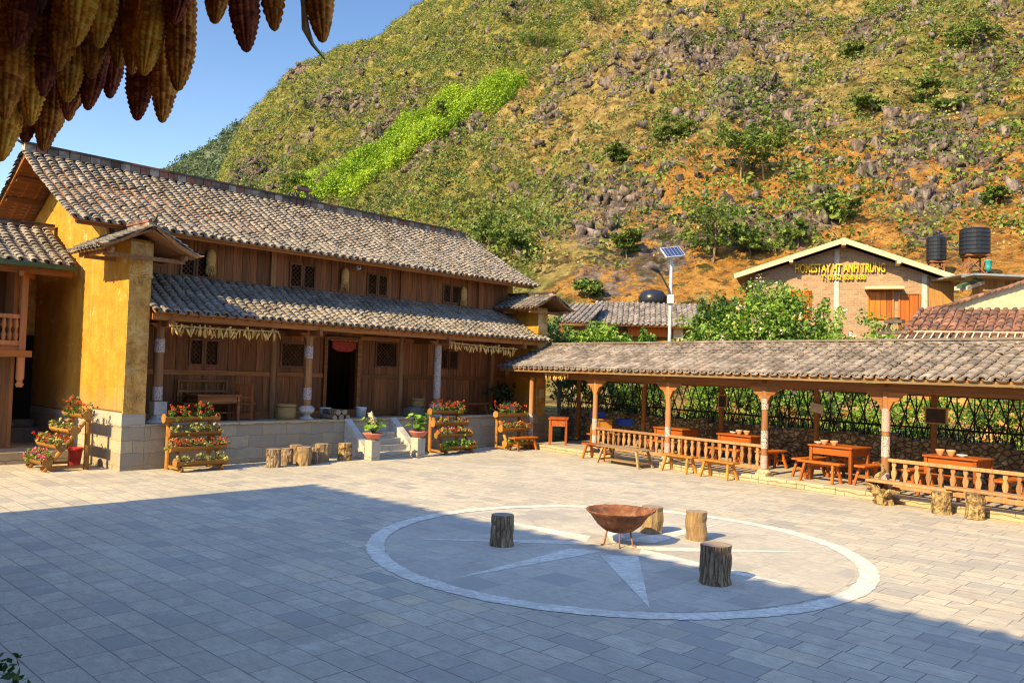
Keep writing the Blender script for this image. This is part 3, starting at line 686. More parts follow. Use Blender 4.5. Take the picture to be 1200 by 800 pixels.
# ------------------------------------------------------------------ courtyard paving and its compass inlay
CC = V(1.445, 11.11, 0); CRAD = 3.265
mb = MB(); cx, cy, _ = YARD.of(CC)
mb.quad((-26, -3, 0), (22, -3, 0), (22, 40, 0), (-26, 40, 0))
o = mb.build('courtyard_paving', 'paving_stone'); o.rotation_euler.z = YARD.rz; tag(o, kind='structure')
mb = MB(); n_ = 96; mb.add([(cos(k * 2 * pi / n_) * (CRAD - .29), sin(k * 2 * pi / n_) * (CRAD - .2), .003) for k in range(n_)], [tuple(range(n_))])
o = mb.build('circle_paving', 'disc_stone', loc=CC); o.rotation_euler.z = YARD.rz; tag(o, kind='structure')
mb = MB()
for k in range(150):                                # ring of small broken stones with an uneven edge
    a0, a1 = k * 2 * pi / 150, (k + 1) * 2 * pi / 150; j0, j1, j2, j3 = (random.uniform(-.014, .014) for _ in range(4))
    mb.quad(*[(cos(a) * rr, sin(a) * rr, .006) for a, rr in ((a0, CRAD - .225 + j0), (a0, CRAD + j1), (a1, CRAD + j2), (a1, CRAD - .225 + j3))])
for k in range(8):                                  # eight rays, one half of each in white stone
    az = R(k * 45); L = 2.9 if k % 2 == 0 else 2.8
    tip = V(sin(az) * L, cos(az) * L, .006); b1 = V(sin(az - R(22.5)) * .64, cos(az - R(22.5)) * .64, .006); b2 = V(sin(az + R(22.5)) * .64, cos(az + R(22.5)) * .64, .006)
    if k in (4,): mb.add([b1, b2, tip], [(0, 2, 1)])
    else: mb.add([V(0, 0, .006) + .0 * b1, b2, tip] if k % 2 == 0 else [b1 * .6 + V(0, 0, .0024), b2, tip], [(0, 2, 1)] if True else None)
o = mb.build('compass_inlay', 'white_inlay', loc=CC); tag(o, kind='structure')

# ------------------------------------------------------------------ tiled roofs
def tiled(parent, name, P0, ux, L, us, Ls, mat, sp=.26, exp=.16, sag=.03, rad=.078):
    """rows of half-round cover tiles over trough tiles, from the eave P0 up the slope"""
    P0, ux, us = Vector(P0), Vector(ux).normalized(), Vector(us).normalized(); nn = ux.cross(us)
    if nn.z < 0: nn = -nn
    mb = MB(); nc = max(2, round(L / sp)); sp = L / nc; nt = max(2, round(Ls / exp)); ex = Ls / nt
    seg = 5
    for i in range(nc + 1):
        x0 = i * sp; ph = random.uniform(-.03, .03)
        for j in range(nt):
            s0, s1 = j * ex - .02 + (ph if j else ph * .6), (j + 1) * ex + .03 + ph
            sg = -sag * sin(pi * (j + .5) / nt) - sag * .8 * (vnoise(np.array([x0 * .5]), np.array([j * .2]), 5)[0] - .5)
            jx, jr = random.uniform(-.014, .014), random.uniform(.92, 1.08); tl = random.uniform(-.02, .02)
            vs = []
            for (ss, lift, rr) in ((s0, .034, rad * jr * 1.06), (s1, .004, rad * jr * .86), (s0, .034 - .014, rad * jr * .84)):
                for k in range(seg + 1):
                    a = pi * k / seg
                    vs.append(P0 + ux * (x0 + jx + (tl * (1 if ss == s1 else -1)) - cos(a) * rr) + us * ss + nn * (sg + lift + .015 + sin(a) * rr * .66))
            m_ = seg + 1
            fs = [(k, k + 1, m_ + k + 1, m_ + k) for k in range(seg)] + [(2 * m_ + k, 2 * m_ + k + 1, k + 1, k) for k in range(seg)]
            mb.add(vs, fs)
        if i < nc:
            for j in range(nt):
                s0, s1 = j * ex - .035, (j + 1) * ex; x1 = x0 + sp / 2; w_ = sp * .42
                sg = -sag * sin(pi * (j + .5) / nt)
                vs = []
                for (ss, lift) in ((s0, .022), (s1, .002), (s0, .006)):
                    for (dx, dz) in ((-w_, .03), (-w_ * .5, .004), (w_ * .5, .004), (w_, .03)):
                        vs.append(P0 + ux * (x1 + dx) + us * ss + nn * (sg + lift + dz - .005))
                fs = [(k, k + 1, 4 + k + 1, 4 + k) for k in range(3)] + [(8 + k, 8 + k + 1, k + 1, k) for k in range(3)]
                mb.add(vs, fs)
    return mb.build(name, mat, parent, False)
def slab(parent, name, P0, ux, L, us, Ls, th, mat, drop=.02):
    P0, ux, us = Vector(P0), Vector(ux).normalized(), Vector(us).normalized(); nn = ux.cross(us)
    if nn.z < 0: nn = -nn
    a = P0 - nn * drop; q = [a, a + ux * L, a + ux * L + us * Ls, a + us * Ls]; vs = q + [p - nn * th for p in q]
    mb = MB(); mb.add(vs, [(0, 1, 2, 3), (7, 6, 5, 4), (0, 4, 5, 1), (1, 5, 6, 2), (2, 6, 7, 3), (3, 7, 4, 0)])
    return mb.build(name, mat, parent)
def ridge(parent, name, A, B, h, w, mat='ridge_tile', seg=.24, horn=True):
    A, B = Vector(A), Vector(B); d = B - A; L = d.length; d.normalize(); mb = MB(); n_ = max(2, round(L / seg)); st = L / n_
    for k in range(n_):
        c = A + d * ((k + .5) * st) + V(0, 0, h * .5 + random.uniform(-.008, .006))
        mb.bar(c - d * st * .47, c + d * st * .47, w * random.uniform(.9, 1.05), h * .9, r=random.uniform(.1, .75) if k % 3 else .98)
    for k in range(n_ // 2):
        c = A + d * ((k + .5) * st * 2); mb.bar(c - d * st * .99 + V(0, 0, h), c + d * st * .99 + V(0, 0, h), w * 1.25, .05, r=.02)
    if horn:
        for P, sgn in ((A, -1), (B, 1)):
            mb.tube([P + V(0, 0, h), P + d * sgn * .1 + V(0, 0, h + .03), P + d * sgn * .2 + V(0, 0, h + .12)], [.04, .03, .012], 5, r=0.)
    return mb.build(name, mat, parent)
def ornament(parent, c, d, s=1.):
    """a stack of curved tiles in the middle of a ridge"""
    mb = MB(); c = Vector(c); d = Vector(d).normalized()
    for sgn in (-1, 1):
        for k in range(3):
            a = c + d * sgn * (.06 + .12 * k) * s
            mb.tube([a + V(0, 0, 0), a + d * sgn * .09 * s + V(0, 0, (.12 - .03 * k) * s), a + d * sgn * .03 * s + V(0, 0, (.24 - .05 * k) * s)], [.035 * s, .04 * s, .03 * s], 5, r=.1)
    mb.bar(c - d * .2 * s + V(0, 0, .26 * s), c + d * .2 * s + V(0, 0, .26 * s), .14 * s, .07 * s, r=.2)
    mb.bar(c - d * .32 * s + V(0, 0, .02 * s), c + d * .32 * s + V(0, 0, .02 * s), .16 * s, .06 * s, r=.3)
    mb.bar(c - d * .1 * s + V(0, 0, .32 * s), c + d * .1 * s + V(0, 0, .32 * s), .12 * s, .05 * s, r=.0)
    return mb.build('ridge_ornament', 'ridge_tile', parent)

def boards(parent, name, x0, x1, y, z0, z1, mat, holes=(), wmin=.2, wmax=.3, th=.04, rails=()):
    """a wall of upright boards in the plane y, with holes (xa, xb, za, zb) left open"""
    mb = MB(); xs = [x0]
    cuts = sorted({c for h_ in holes for c in h_[:2]})
    while xs[-1] < x1 - .02:
        nx = xs[-1] + random.uniform(wmin, wmax)
        for c in cuts:
            if xs[-1] < c - .01 and nx > c - .09: nx = c; break
        if x1 - nx < .1: nx = x1
        xs.append(min(nx, x1))
    for a, b in zip(xs, xs[1:]):
        spans = [(z0, z1)]
        for (ha, hb, za, zb) in holes:
            if a >= ha - .005 and b <= hb + .005:
                spans = [s_ for (p, q_) in spans for s_ in ((p, min(za, q_)), (max(zb, p), q_)) if s_[1] - s_[0] > .02]
        for (p, q_) in spans:
            cutz = [r_ for r_ in rails if p < r_ < q_]; e = [p] + cutz + [q_]
            for p1, q1 in zip(e, e[1:]):
                mb.box(((a + b) / 2, y + random.uniform(-.008, .006), (p1 + q1) / 2), (b - a - .008, th, q1 - p1 - .004))
    return mb.build(name, mat, parent)
def lattice_window(parent, xa, xb, za, zb, y, sp=.095):
    mb = MB(); w = .05
    for a, b in (((xa, za), (xb, za)), ((xa, zb), (xb, zb))): mb.box(((xa + xb) / 2, y - .02, a[1]), (xb - xa + w, .07, w))
    for x_ in (xa, xb): mb.box((x_, y - .022, (za + zb) / 2), (w, .072, zb - za - w))
    f = mb.build('lattice_window', 'window_wood', parent)
    mb = MB(); H_ = zb - za; W_ = xb - xa; k = -H_
    while k < W_:                                   # crossing diagonal slats
        for sgn in (1, -1):
            p0, p1 = max(0, k), min(W_, k + H_)
            if p1 - p0 < .03: continue
            za_, zb_ = (p0 - k, p1 - k) if sgn > 0 else (H_ - (p0 - k), H_ - (p1 - k))
            mb.bar((xa + p0, y + .004 * sgn, za + za_), (xa + p1, y + .004 * sgn, za + zb_), .014, .016, (0, 1, 0))
        k += sp * 1.25
    mb.build('lattice', 'window_wood', f)
    return f

# ------------------------------------------------------------------ the long house
H = thing('traditional_house', 'long two-storey house of ochre earth and dark boards with two grey tiled roofs', 'house', HOUSE.o, HOUSE.rz)
FL = .9                                             # veranda floor
mb = MB(); mb.box((.235, 3.45, .45), (.47, 6.9, .9)); mb.box((6.95, .17, .45), (12.95, .34, .88)); mb.box((13.45, 1.7, .45), (.3, 3.4, .88)); 
mb.build('plinth', 'plinth_stone', H)
mb = MB(); mb.box((6.9, 3.6, .87), (12.85, 6.5, .05)); mb.build('veranda_floor', 'floor_slab', H)
mb = MB(); mb.box((6.95, .17, .905), (12.95, .38, .06)); mb.build('plinth_edge', 'kerb_stone', H)
mb = MB(); mb.box((.23, .75, 1.04), (.48, 1.52, .28)); mb.box((.23, 4.2, .98), (.475, 5.36, .16)); mb.build('pier_base', 'pier_stone', H)
def under(t, d=.13):
    return (5.12 + .559 * (t - .6) if t <= 3.9 else 5.12 + .559 * (7.2 - t)) - d
out = [(0, 1.18), (0, 4.78), (.95, 4.8), (1.2, 5.0), (1.4, 5.3), (1.5, under(1.5)), (3.9, under(3.9)), (6.9, under(6.9)), (6.9, 1.06), (1.53, 1.06), (1.53, 1.18)]
def wall_profile(mb, out, x0, x1):
    n_ = len(out); vs = [V(x0, t, z) for t, z in out] + [V(x1, t, z) for t, z in out]
    mb.add(vs, [tuple(range(n_ - 1, -1, -1)), tuple(range(n_, 2 * n_))] + [(k, (k + 1) % n_, (k + 1) % n_ + n_, k + n_) for k in range(n_)])
mb = MB(); wall_profile(mb, out, 0, .45); mb.build('gable_wall', 'earth_wall', H, bevel=.035)
mb = MB(); mb.box((.225, -.012, 2.95), (.452, .03, 3.56)); mb.box((.225, -.022, 4.02), (.50, .06, .05)); mb.box((.225, -.02, 4.38), (.47, .05, .66)); mb.build('pier_face', 'old_earth', H)
mb = MB(); wall_profile(mb, [(0, .9), (0, 4.36), (1.5, 4.4), (1.6, under(1.6)), (3.9, under(3.9)), (6.9, under(6.9)), (6.9, .0), (.35, 0), (.35, .9)], 12.95, 13.4); mb.build('gable_wall', 'earth_wall', H)
mb = MB(); mb.box((13.17, -.012, 2.6), (.46, .03, 3.4)); mb.box((13.17, -.02, 3.55), (.52, .07, .06)); mb.build('pier_face', 'old_earth', H)
mb = MB(); mb.box((6.7, 6.8, 3), (12.5, .2, 5)); mb.build('back_wall', 'earth_wall', H)
TW = 1.4
lw = [(2.04, 2.36, 2.2, 2.8), (2.42, 2.74, 2.2, 2.8), (4.47, 5.16, 2.22, 2.84), (7.52, 8.27, 2.3, 3.0), (9.95, 10.3, 2.3, 2.86), (10.38, 10.73, 2.3, 2.86)]
door = (5.85, 6.85, FL + .2, 2.98)
boards(H, 'lower_wall', .45, 12.95, TW, FL, 4.2, 'dark_wood', lw + [(door[0], door[1], door[2], door[3])], rails=(2.02,))
uw = [(1.74, 2.05, 4.28, 4.85), (2.12, 2.43, 4.28, 4.85), (4.64, 4.98, 4.3, 4.9), (5.04, 5.38, 4.3, 4.9), (7.13, 7.45, 4.32, 4.9), (7.51, 7.83, 4.32, 4.9), (10.03, 10.33, 4.34, 4.88), (10.39, 10.69, 4.34, 4.88)]
boards(H, 'upper_wall', .45, 12.95, TW - .004, 4.2, 5.5, 'dark_wood', uw, .16, .26)
for w_ in lw + uw: lattice_window(H, *w_, TW)
mb = MB()
for z_ in (2.02, 3.08, FL + .09): 
    for a, b in ((.45, 4.15), (4.35, door[0] - .09), (door[1] + .09, 8.35), (8.55, 12.2), (12.4, 12.95)): mb.box(((a + b) / 2, TW - .035, z_), (b - a, .06, .11 if z_ > 1 else .17))
mb.box((6.7, TW - .04, 5.2), (12.5, .07, .14)); mb.build('wall_rail', 'dark_wood_beam', H)
for s_ in (1.35, 4.25, 8.45, 12.3):
    mb = MB(); mb.tube([(s_, TW - .03, FL), (s_, TW - .03, 3.75)], .085, 10); mb.build('wall_post', 'post_wood' if s_ > 2 else 'dark_wood', H, True)
for s_ in (4.13, 8.37, 11.6):
    mb = MB(); mb.box((s_, TW - .05, 4.75), (.15, .09, 1.2)); mb.build('wall_post', 'post_wood' if s_ == 4.13 else 'dark_wood', H)
mb = MB()
for x_ in (door[0] - .05, door[1] + .05): mb.box((x_, TW - .05, (FL + door[3]) / 2 + .03), (.1, .12, door[3] - FL + .1))
mb.box(((door[0] + door[1]) / 2, TW - .045, door[3] + .04), (1.0, .11, .1)); mb.box(((door[0] + door[1]) / 2, TW - .055, FL + .1), (1.0, .13, .2)); mb.build('door_frame', 'dark_wood_beam', H)
mb = MB(); mb.box((door[1] + .55, TW + .42, 2.0), (.05, .8, 1.85), rz=.3); mb.build('door', 'dark_wood', H)
# inner partition keeps the room behind the door dark
mb = MB(); mb.box((6.7, 4.4, 2.9), (12.4, .1, 4.1)); mb.build('inner_wall', 'dark_wood', H)
mb = MB(); mb.box((6.7, 4.1, 4.15), (12.4, 5.2, .08)); mb.build('upper_floor', 'dark_wood_beam', H)
# lower roof
ls = V(0, 1.62, .92); 
tiled(H, 'lower_roof', (.5, -.22, 3.3), (1, 0, 0), 12.75, ls, ls.length, 'roof_tile', .225, .14, .02, .082)
slab(H, 'lower_roof_boards', (.5, -.2, 3.3), (1, 0, 0), 12.7, ls, ls.length, .03, 'dark_wood_beam', .012)
mb = MB()
for k in range(44): 
    x_ = .62 + k * .29; mb.bar((x_, -.19, 3.245), (x_, 1.3, 4.09), .05, .06)
mb.build('lower_rafters', 'dark_wood_beam', H)
mb = MB(); mb.bar((.5, -.02, 3.2), (12.95, -.02, 3.2), .08, .13, r=.8); mb.bar((.5, .35, 3.27), (12.95, .35, 3.27), .1, .2); mb.build('eave_beam', 'pavilion_beam', H)
for s_ in (.9, 4.62, 8.95, 12.2):
    mb = MB()
    mb.bar((s_, -.16, 3.08), (s_, 1.4, 3.08), .09, .15); mb.prism([(-.0, 0), (.28, .22), (-.28, .22)], -.05, .05); vs_ = mb.v[-6:]
    mb.v[-6:] = [(s_ + x_, .35 + y_ , 2.86 + z_) for x_, y_, z_ in vs_]
    mb.build('bracket_beam', 'dark_wood_beam', H)
for s_, lab in ((.86, 0), (4.62, 0), (8.97, 0)):
    mb = MB(); mb.tube([(s_, .35, FL + .32), (s_, .35, 3.2)], [.105, .095], 12); p_ = mb.build('post', 'post_wood', H, True)
    mb = MB()
    if s_ > 3: mb.lathe([(.17, 0), (.18, .05), (.1, .1), (.09, .14), (.19, .22), (.2, .3), (.13, .36)], 14, (s_, .35, FL + .01))
    else: mb.box((s_ + .02, .33, FL + .36), (.27, .27, .28)); mb.lathe([(.22, 0), (.24, .06), (.15, .12), (.13, .22)], 12, (s_ + .02, .33, FL))
    mb.build('post_base', 'white_stone', p_)
    for z0, z1 in ((2.45, 2.75), (1.42, 1.72)) if s_ < 8 else ((1.45, 2.95),):
        mb = MB(); mb.tube([(s_, .35, z0), (s_, .35, z1)], .108, 12, False); mb.build('painted_band', 'pattern_band', p_, True)
# main roof
RZ, RT = 5.12 + .559 * 3.3, 3.9
for (P0, us) in (((-.88, .6, 5.12), V(0, 3.3, .559 * 3.3)), ((-.88, 7.2, 5.12), V(0, -3.3, .559 * 3.3))):
    tiled(H, 'main_roof', P0, (1, 0, 0), 14.5, us, us.length, 'roof_tile', .225, .14, .05, .082)
    slab(H, 'roof_boards', P0, (1, 0, 0), 14.46, us, us.length, .03, 'dark_wood_beam', .012)
mb = MB()
for t_ in (1.6, 2.5, 3.3, 4.6, 5.3, 6.1, 6.8):
    z_ = under(t_, .1); mb.bar((-.82, t_, z_), (13.5, t_, z_), .1, .12)
for t_, z_ in ((.75, 5.1),): mb.bar((-.8, t_, z_), (13.5, t_, z_), .09, .13)
mb.build('purlins', 'pavilion_beam', H)
mb = MB()
for k in range(50):
    x_ = -.8 + k * .29
    for ya, yb, za, zb in ((.63, 3.88, 5.095, 6.92), (7.17, 3.92, 5.095, 6.92)): mb.bar((x_, ya, za), (x_, yb, zb), .05, .035)
mb.build('rafters', 'dark_wood_beam', H)
mb = MB()
for ya, za in ((.6, 5.08), (7.2, 5.08)): mb.bar((-.86, ya, za), (-.86, 3.9, za + .559 * 3.3), .03, .1, r=.9)
mb.build('barge_board', 'pavilion_beam', H)
ridge(H, 'main_ridge', (-.92, RT, RZ + .02), (13.25, RT, RZ + .0), .2, .22)
ornament(H, (6.55, RT, RZ + .2), (1, 0, 0), 1.25)
# little saddle roofs over the two wall piers
def pier_roof(s0, t0, t1, zr, hw, dz):
    for sgn in (-1, 1):
        us = V(-sgn * hw, 0, dz)
        tiled(H, 'pier_roof', (s0 + sgn * hw, t0, zr - dz), (0, 1, 0), t1 - t0, us, us.length, 'roof_tile', .2, .15, -.02, .06)
        slab(H, 'pier_roof_boards', (s0 + sgn * hw, t0 + .02, zr - dz), (0, 1, 0), t1 - t0 - .04, us, us.length, .035, 'post_wood', .014)
        mb = MB(); mb.bar((s0 + sgn * (hw - .2), t0 + .02, zr - dz - .04), (s0 + sgn * (hw - .2), t1 - .05, zr - dz - .04), .06, .09)
        for t_ in (t0 + .3, t1 - .5): mb.bar((s0, t_, zr - dz - .1), (s0 + sgn * (hw - .1), t_, zr - dz - .1), .07, .08)
        mb.tube([(s0 + sgn * .1, t0, zr + .02), (s0 + sgn * hw * .6, t0, zr - dz * .62), (s0 + sgn * hw, t0 - .02, zr - dz * .97), (s0 + sgn * (hw + .16), t0 - .03, zr - dz * .9)], [.05, .045, .04, .015], 5)
        mb.build('pier_roof_frame', 'post_wood', H)
    ridge(H, 'pier_ridge', (s0, t0 - .02, zr + .03), (s0, t1, zr + .03), .1, .16, seg=.2)
pier_roof(.22, -.5, 1.25, 4.98, .95, .5)
pier_roof(13.17, -.45, 1.45, 4.72, .92, .42)
# stone steps up to the veranda
mb = MB()
for k in range(5):
    mb.box((6.36, -.9 + .22 * k + .11, (k + 1) * .15 / 1 - .075), (1.3, .24, .149)); 
    mb.box((6.36, -.34 + .11 * k, (k * .15) / 2), (1.3, 1.1 - .22 * k, max(.01, k * .15 - .004)))
st = mb.build('stone_steps', 'pier_stone', H)
mb = MB()
for x_ in (5.62, 7.1):
    mb.prism([(0, 0)], 0, 0) if False else None
    vs = [V(x_ - .1, -.85, 0), V(x_ + .1, -.85, 0), V(x_ + .1, .0, 0), V(x_ - .1, .0, 0), V(x_ - .1, -.85, .3), V(x_ + .1, -.85, .3), V(x_ + .1, -.02, .95), V(x_ - .1, -.02, .95)]
    mb.add(vs, [(3, 2, 1, 0), (0, 1, 5, 4), (1, 2, 6, 5), (2, 3, 7, 6), (3, 0, 4, 7), (4, 5, 6, 7)])
mb.build('step_cheek', 'white_stone', st)
for x_ in (5.62, 7.1):
    mb = MB(); mb.box((x_, -1.05, .25), (.28, .28, .5)); mb.build('step_pillar', 'pier_stone', st, bevel=.015)

# ------------------------------------------------------------------ the balcony house at the far left
BH = thing('balcony_house', 'wooden balcony house with grey tiled roof at the left edge, beside the ochre gable', 'house', HOUSE.w(0, 2.2), HOUSE.rz)
# local y = t - 2.2
mb = MB(); mb.box((-4.2, 2.2, .12), (8.2, 4.4, .25)); mb.build('plinth', 'kerb_stone', BH)
us = V(0, 1.9, 1.0)
tiled(BH, 'roof', (-8.2, .2, 4.32), (1, 0, 0), 7.95, us, us.length, 'roof_tile', sag=.02)
slab(BH, 'roof_boards', (-8.2, .22, 4.32), (1, 0, 0), 7.9, us, us.length, .04, 'pavilion_beam', .02)
us = V(0, -2.0, 1.05)
slab(BH, 'back_roof', (-8.2, 4.1, 4.27), (1, 0, 0), 7.95, us, us.length, .06, 'roof_tile', .0)
ridge(BH, 'ridge', (-8.2, 2.1, 5.3), (-.06, 2.1, 5.3), .12, .2, horn=False)
mb = MB(); mb.bar((-8.2, .17, 4.26), (-.2, .17, 4.26), .05, .1); mb.build('gutter', 'green_trim', BH)
mb = MB(); mb.bar((-8.2, .36, 4.14), (-.2, .36, 4.14), .08, .14); mb.bar((-1.25, .25, 4.06), (-.75, 1.1, 4.06), .08, .1); mb.build('eave_beam', 'pavilion_beam', BH)
boards(BH, 'lower_wall', -8., -1.15, .98, .25, 2.25, 'post_wood', (), .24, .34)
boards(BH, 'upper_wall', -8., -1.0, 1.55, 2.4, 4.3, 'dark_wood', (), .2, .3)
mb = MB(); mb.box((-4.5, 1.1, 2.4), (7.05, .95, .12)); mb.bar((-8, .62, 2.33), (-.86, .62, 2.33), .1, .14); mb.build('balcony_floor', 'pavilion_beam', BH)
for x_ in (-1.05, -3.4, -5.8):
    mb = MB(); mb.box((x_, .66, 3.25), (.13, .13, 1.75)); mb.box((x_, .66, 2.05), (.13, .13, .55)); mb.lathe([(.06, 0), (.09, .06), (.05, .12), (.08, .18), (.06, .22)], 8, (x_, .66, 1.6)); mb.build('balcony_post', 'pavilion_post', BH)
mb = MB()
for k in range(40):
    x_ = -1.17 - k * .12
    mb.lathe([(.03, 0), (.055, .14), (.02, .24), (.055, .34), (.03, .5)], 6, (x_, .66, 2.6))
mb.bar((-8, .66, 3.14), (-1.1, .66, 3.14), .09, .09); mb.bar((-8, .66, 2.56), (-1.1, .66, 2.56), .08, .1); mb.bar((-8, .665, 2.46), (-1.1, .665, 2.46), .03, .1); mb.build('balustrade', 'pavilion_post', BH)
boards(BH, 'end_wall', 0, 0.01, 0, 0, .02, 'dark_wood') if False else None
mb = MB(); mb.box((-1.12, 2.4, 2.2), (.08, 2.9, 3.9)); mb.build('end_wall', 'pavilion_post', BH)
mb = MB(); mb.box((-.56, 3.3, 2.6), (1.1, .2, 4.7)); mb.build('passage_wall', 'old_earth', BH)
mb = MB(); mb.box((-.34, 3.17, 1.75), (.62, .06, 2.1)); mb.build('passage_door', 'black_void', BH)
mb = MB(); mb.box((-.55, 2.6, .42), (.9, .7, .34)); mb.box((-.45, 2.85, .66), (.7, .4, .18)); mb.build('passage_steps', 'dark_stone', BH)

# ------------------------------------------------------------------ the building the photo was taken from (throws the yard's shade)
YH = thing('shading_house', 'tall two-storey house at the photographer\'s back, only its eave corn in view', 'house', (0, 0, 0), YARD.rz)
mb = MB(); mb.box((.3, -3.0, .45), (28, 7.4, .9)); mb.build('plinth', 'plinth_stone', YH)
mb = MB(); mb.box((.3, -4.2, 3.3), (27.6, 5.2, 4.8)); mb.build('wall', 'dark_wood', YH)
for (P0, us) in (((-13.45, .0, 6.0), V(0, -3.2, 2.72)), ((-13.45, -6.4, 6.0), V(0, 3.2, 2.72))):
    tiled(YH, 'main_roof', P0, (1, 0, 0), 28, us, us.length, 'roof_tile', .4, .4); slab(YH, 'roof_boards', P0, (1, 0, 0), 28, us, us.length, .05, 'dark_wood_beam', .012)
us = V(0, -2.3, 1.0)
tiled(YH, 'lower_roof', (-13.45, .72, 3.62), (1, 0, 0), 28, us, us.length, 'roof_tile', .3, .3); slab(YH, 'lower_roof_boards', (-13.45, .72, 3.62), (1, 0, 0), 28, us, us.length, .04, 'dark_wood_beam', .012)
mb = MB(); mb.box((.2, -1.8, 5.2), (27.4, .1, 1.9)); wall = mb.build('upper_wall', 'dark_wood', YH)
for x_ in (-13.1, .1):
    mb = MB(); wall_profile(mb, [(-6.3, .9), (-6.3, 5.9), (-3.2, 8.55), (-.15, 5.9), (-.15, .9)], x_, x_ + .4) if x_ < 0 else wall_profile(mb, [(-6.3, .9), (-6.3, 5.9), (-3.2, 8.55), (-.15, 5.9), (-.15, .9)], 13.6, 14.0); mb.build('gable_wall', 'earth_wall', YH)
# ------------------------------------------------------------------ the open pavilion
P = thing('open_pavilion', 'long open dining pavilion with grey tiled roof on orange wooden posts', 'pavilion', PAV.o, PAV.rz)
SX0, SX1 = -1.3, 15.6
mb = MB(); mb.box((7.7, 1.15, .07), (15.8, 2.9, .14)); mb.build('floor', 'floor_slab', P)
mb = MB(); x_ = -.2
while x_ < 15.6:
    w_ = random.uniform(.7, 1.25); mb.box((x_ + w_ / 2, -.41, .075), (w_ - .008, .24, .15 + random.uniform(-.004, .006))); x_ += w_
mb.build('kerb', 'kerb_stone', P, bevel=.012)
usf = V(0, 1.95, .75); usb = V(0, -1.95, .75)
tiled(P, 'roof', (SX0, -.75, 2.39), (1, 0, 0), SX1 - SX0, usf, usf.length, 'roof_tile_shed', .24, .19, .02, .086)
tiled(P, 'roof', (SX0, 3.15, 2.39), (1, 0, 0), SX1 - SX0, usb, usb.length, 'roof_tile_shed', .24, .19, .02, .086)
slab(P, 'roof_boards', (SX0, -.73, 2.39), (1, 0, 0), SX1 - SX0, usf, usf.length - .02, .03, 'pavilion_beam', .012)
slab(P, 'roof_boards', (SX0, 3.13, 2.39), (1, 0, 0), SX1 - SX0, usb, usb.length - .02, .03, 'pavilion_beam', .012)
mb = MB(); mb.bar((SX0, -.70, 2.335), (SX1, -.70, 2.335), .035, .09); mb.build('fascia', 'grey_plank', P)
ridge(P, 'ridge', (SX0, 1.2, 3.12), (SX1, 1.2, 3.12), .1, .24, 'roof_tile_shed', .26, False)
ornament(P, (PAV.on(1048, 396, 1.2)[0], 1.2, 3.36), (1, 0, 0), 1.0)
mb = MB(); mb.bar((SX0, -.3, 2.2), (SX1, -.3, 2.2), .11, .17); mb.bar((SX0, 2.25, 2.12), (SX1, 2.25, 2.12), .09, .13); mb.bar((SX0, 2.25, 2.5), (SX1, 2.25, 2.5), .1, .12); mb.bar((SX0, 1.2, 2.98), (SX1, 1.2, 2.98), .1, .12); mb.build('beam', 'pavilion_beam', P)
FP = (-.2, 2.65, 5.33, 8.19, 10.99, 13.8)
BP = (-.9, 2.05, 4.95, 7.85, 10.7, 13.6)
mb = MB()
for x_ in FP[1:]: mb.bar((x_, -.5, 2.28), (x_, 2.5, 2.28), .09, .13); mb.box((x_, 1.2, 2.65), (.09, .09, .6))
mb.build('tie_beam', 'pavilion_beam', P)
for i, x_ in enumerate(FP):
    mb = MB(); mb.tube([(x_, -.3, .27), (x_, -.3, 2.14)], [.078, .07], 12); p_ = mb.build('post', 'pavilion_post', P, True)
    mb = MB(); mb.box((x_, -.3, .17), (.27, .27, .06)); mb.lathe([(.15, 0), (.16, .04), (.1, .09)], 12, (x_, -.3, .2)); mb.build('post_base', 'kerb_stone', p_)
    bands = [((.3, .62), (.78, 1.02)), ((.3, .6), (.75, 1.05)), ((.3, .62), (.78, 1.02)), ((.3, .6), (.75, 1.15), (1.62, 1.86)), ((.35, .55), (.85, 1.25), (1.35, 1.8)), ((.3, .6),)][i]
    for k, (a, b) in enumerate(bands):
        mb = MB(); mb.tube([(x_, -.3, a), (x_, -.3, b)], .0805, 12, False); mb.build('painted_band', 'pattern_band' if (k == 1) or i < 2 or b > 1.82 else 'pattern_band_pink', p_, True)
    if i:
        mb = MB()
        for sgn in (-1, 1):
            prof = [(.06, 1.72), (.12, 1.86), (.16, 1.93), (.26, 1.96), (.32, 2.05), (.42, 2.1), (.42, 2.125), (.06, 2.125)]
            prof = [(x_ + sgn * a, b) for a, b in prof]
            mb.prism(prof if sgn < 0 else prof[::-1], -.34, -.26)
        mb.build('post_bracket', 'pavilion_beam', P)
for x_ in BP:
    mb = MB(); mb.tube([(x_, 2.25, .14), (x_, 2.25, 2.9)], .07, 8); mb.build('back_post', 'pavilion_beam', P, True)
def baluster(mb, x_, y_, z0, z1):
    h = z1 - z0; prof = [(.032, 0), (.034, .1), (.022, .16), (.045, .38), (.052, .5), (.03, .68), (.024, .76), (.04, .84), (.034, 1.)]
    pts = [(x_ - w_, z0 + f * h) for w_, f in prof] + [(x_ + w_, z0 + f * h) for w_, f in prof[::-1]]
    mb.prism(pts[::-1], y_ - .018, y_ + .018)
for a, b, nb in ((FP[1], FP[2], 13), (FP[2], FP[3], 13), (FP[4], FP[5], 12), (FP[5], 15.6, 8)):
    mb = MB(); mb.bar((a + .07, -.3, .795), (b - .07, -.3, .795), .1, .065); mb.bar((a + .07, -.3, .3), (b - .07, -.3, .3), .07, .09); r_ = mb.build('railing', 'rail_wood', P, bevel=.006)
    mb = MB()
    for k in range(nb): baluster(mb, a + .07 + (b - a - .14) * (k + .5) / nb, -.3, .345, .7625)
    mb.build('balusters', 'rail_wood', r_)

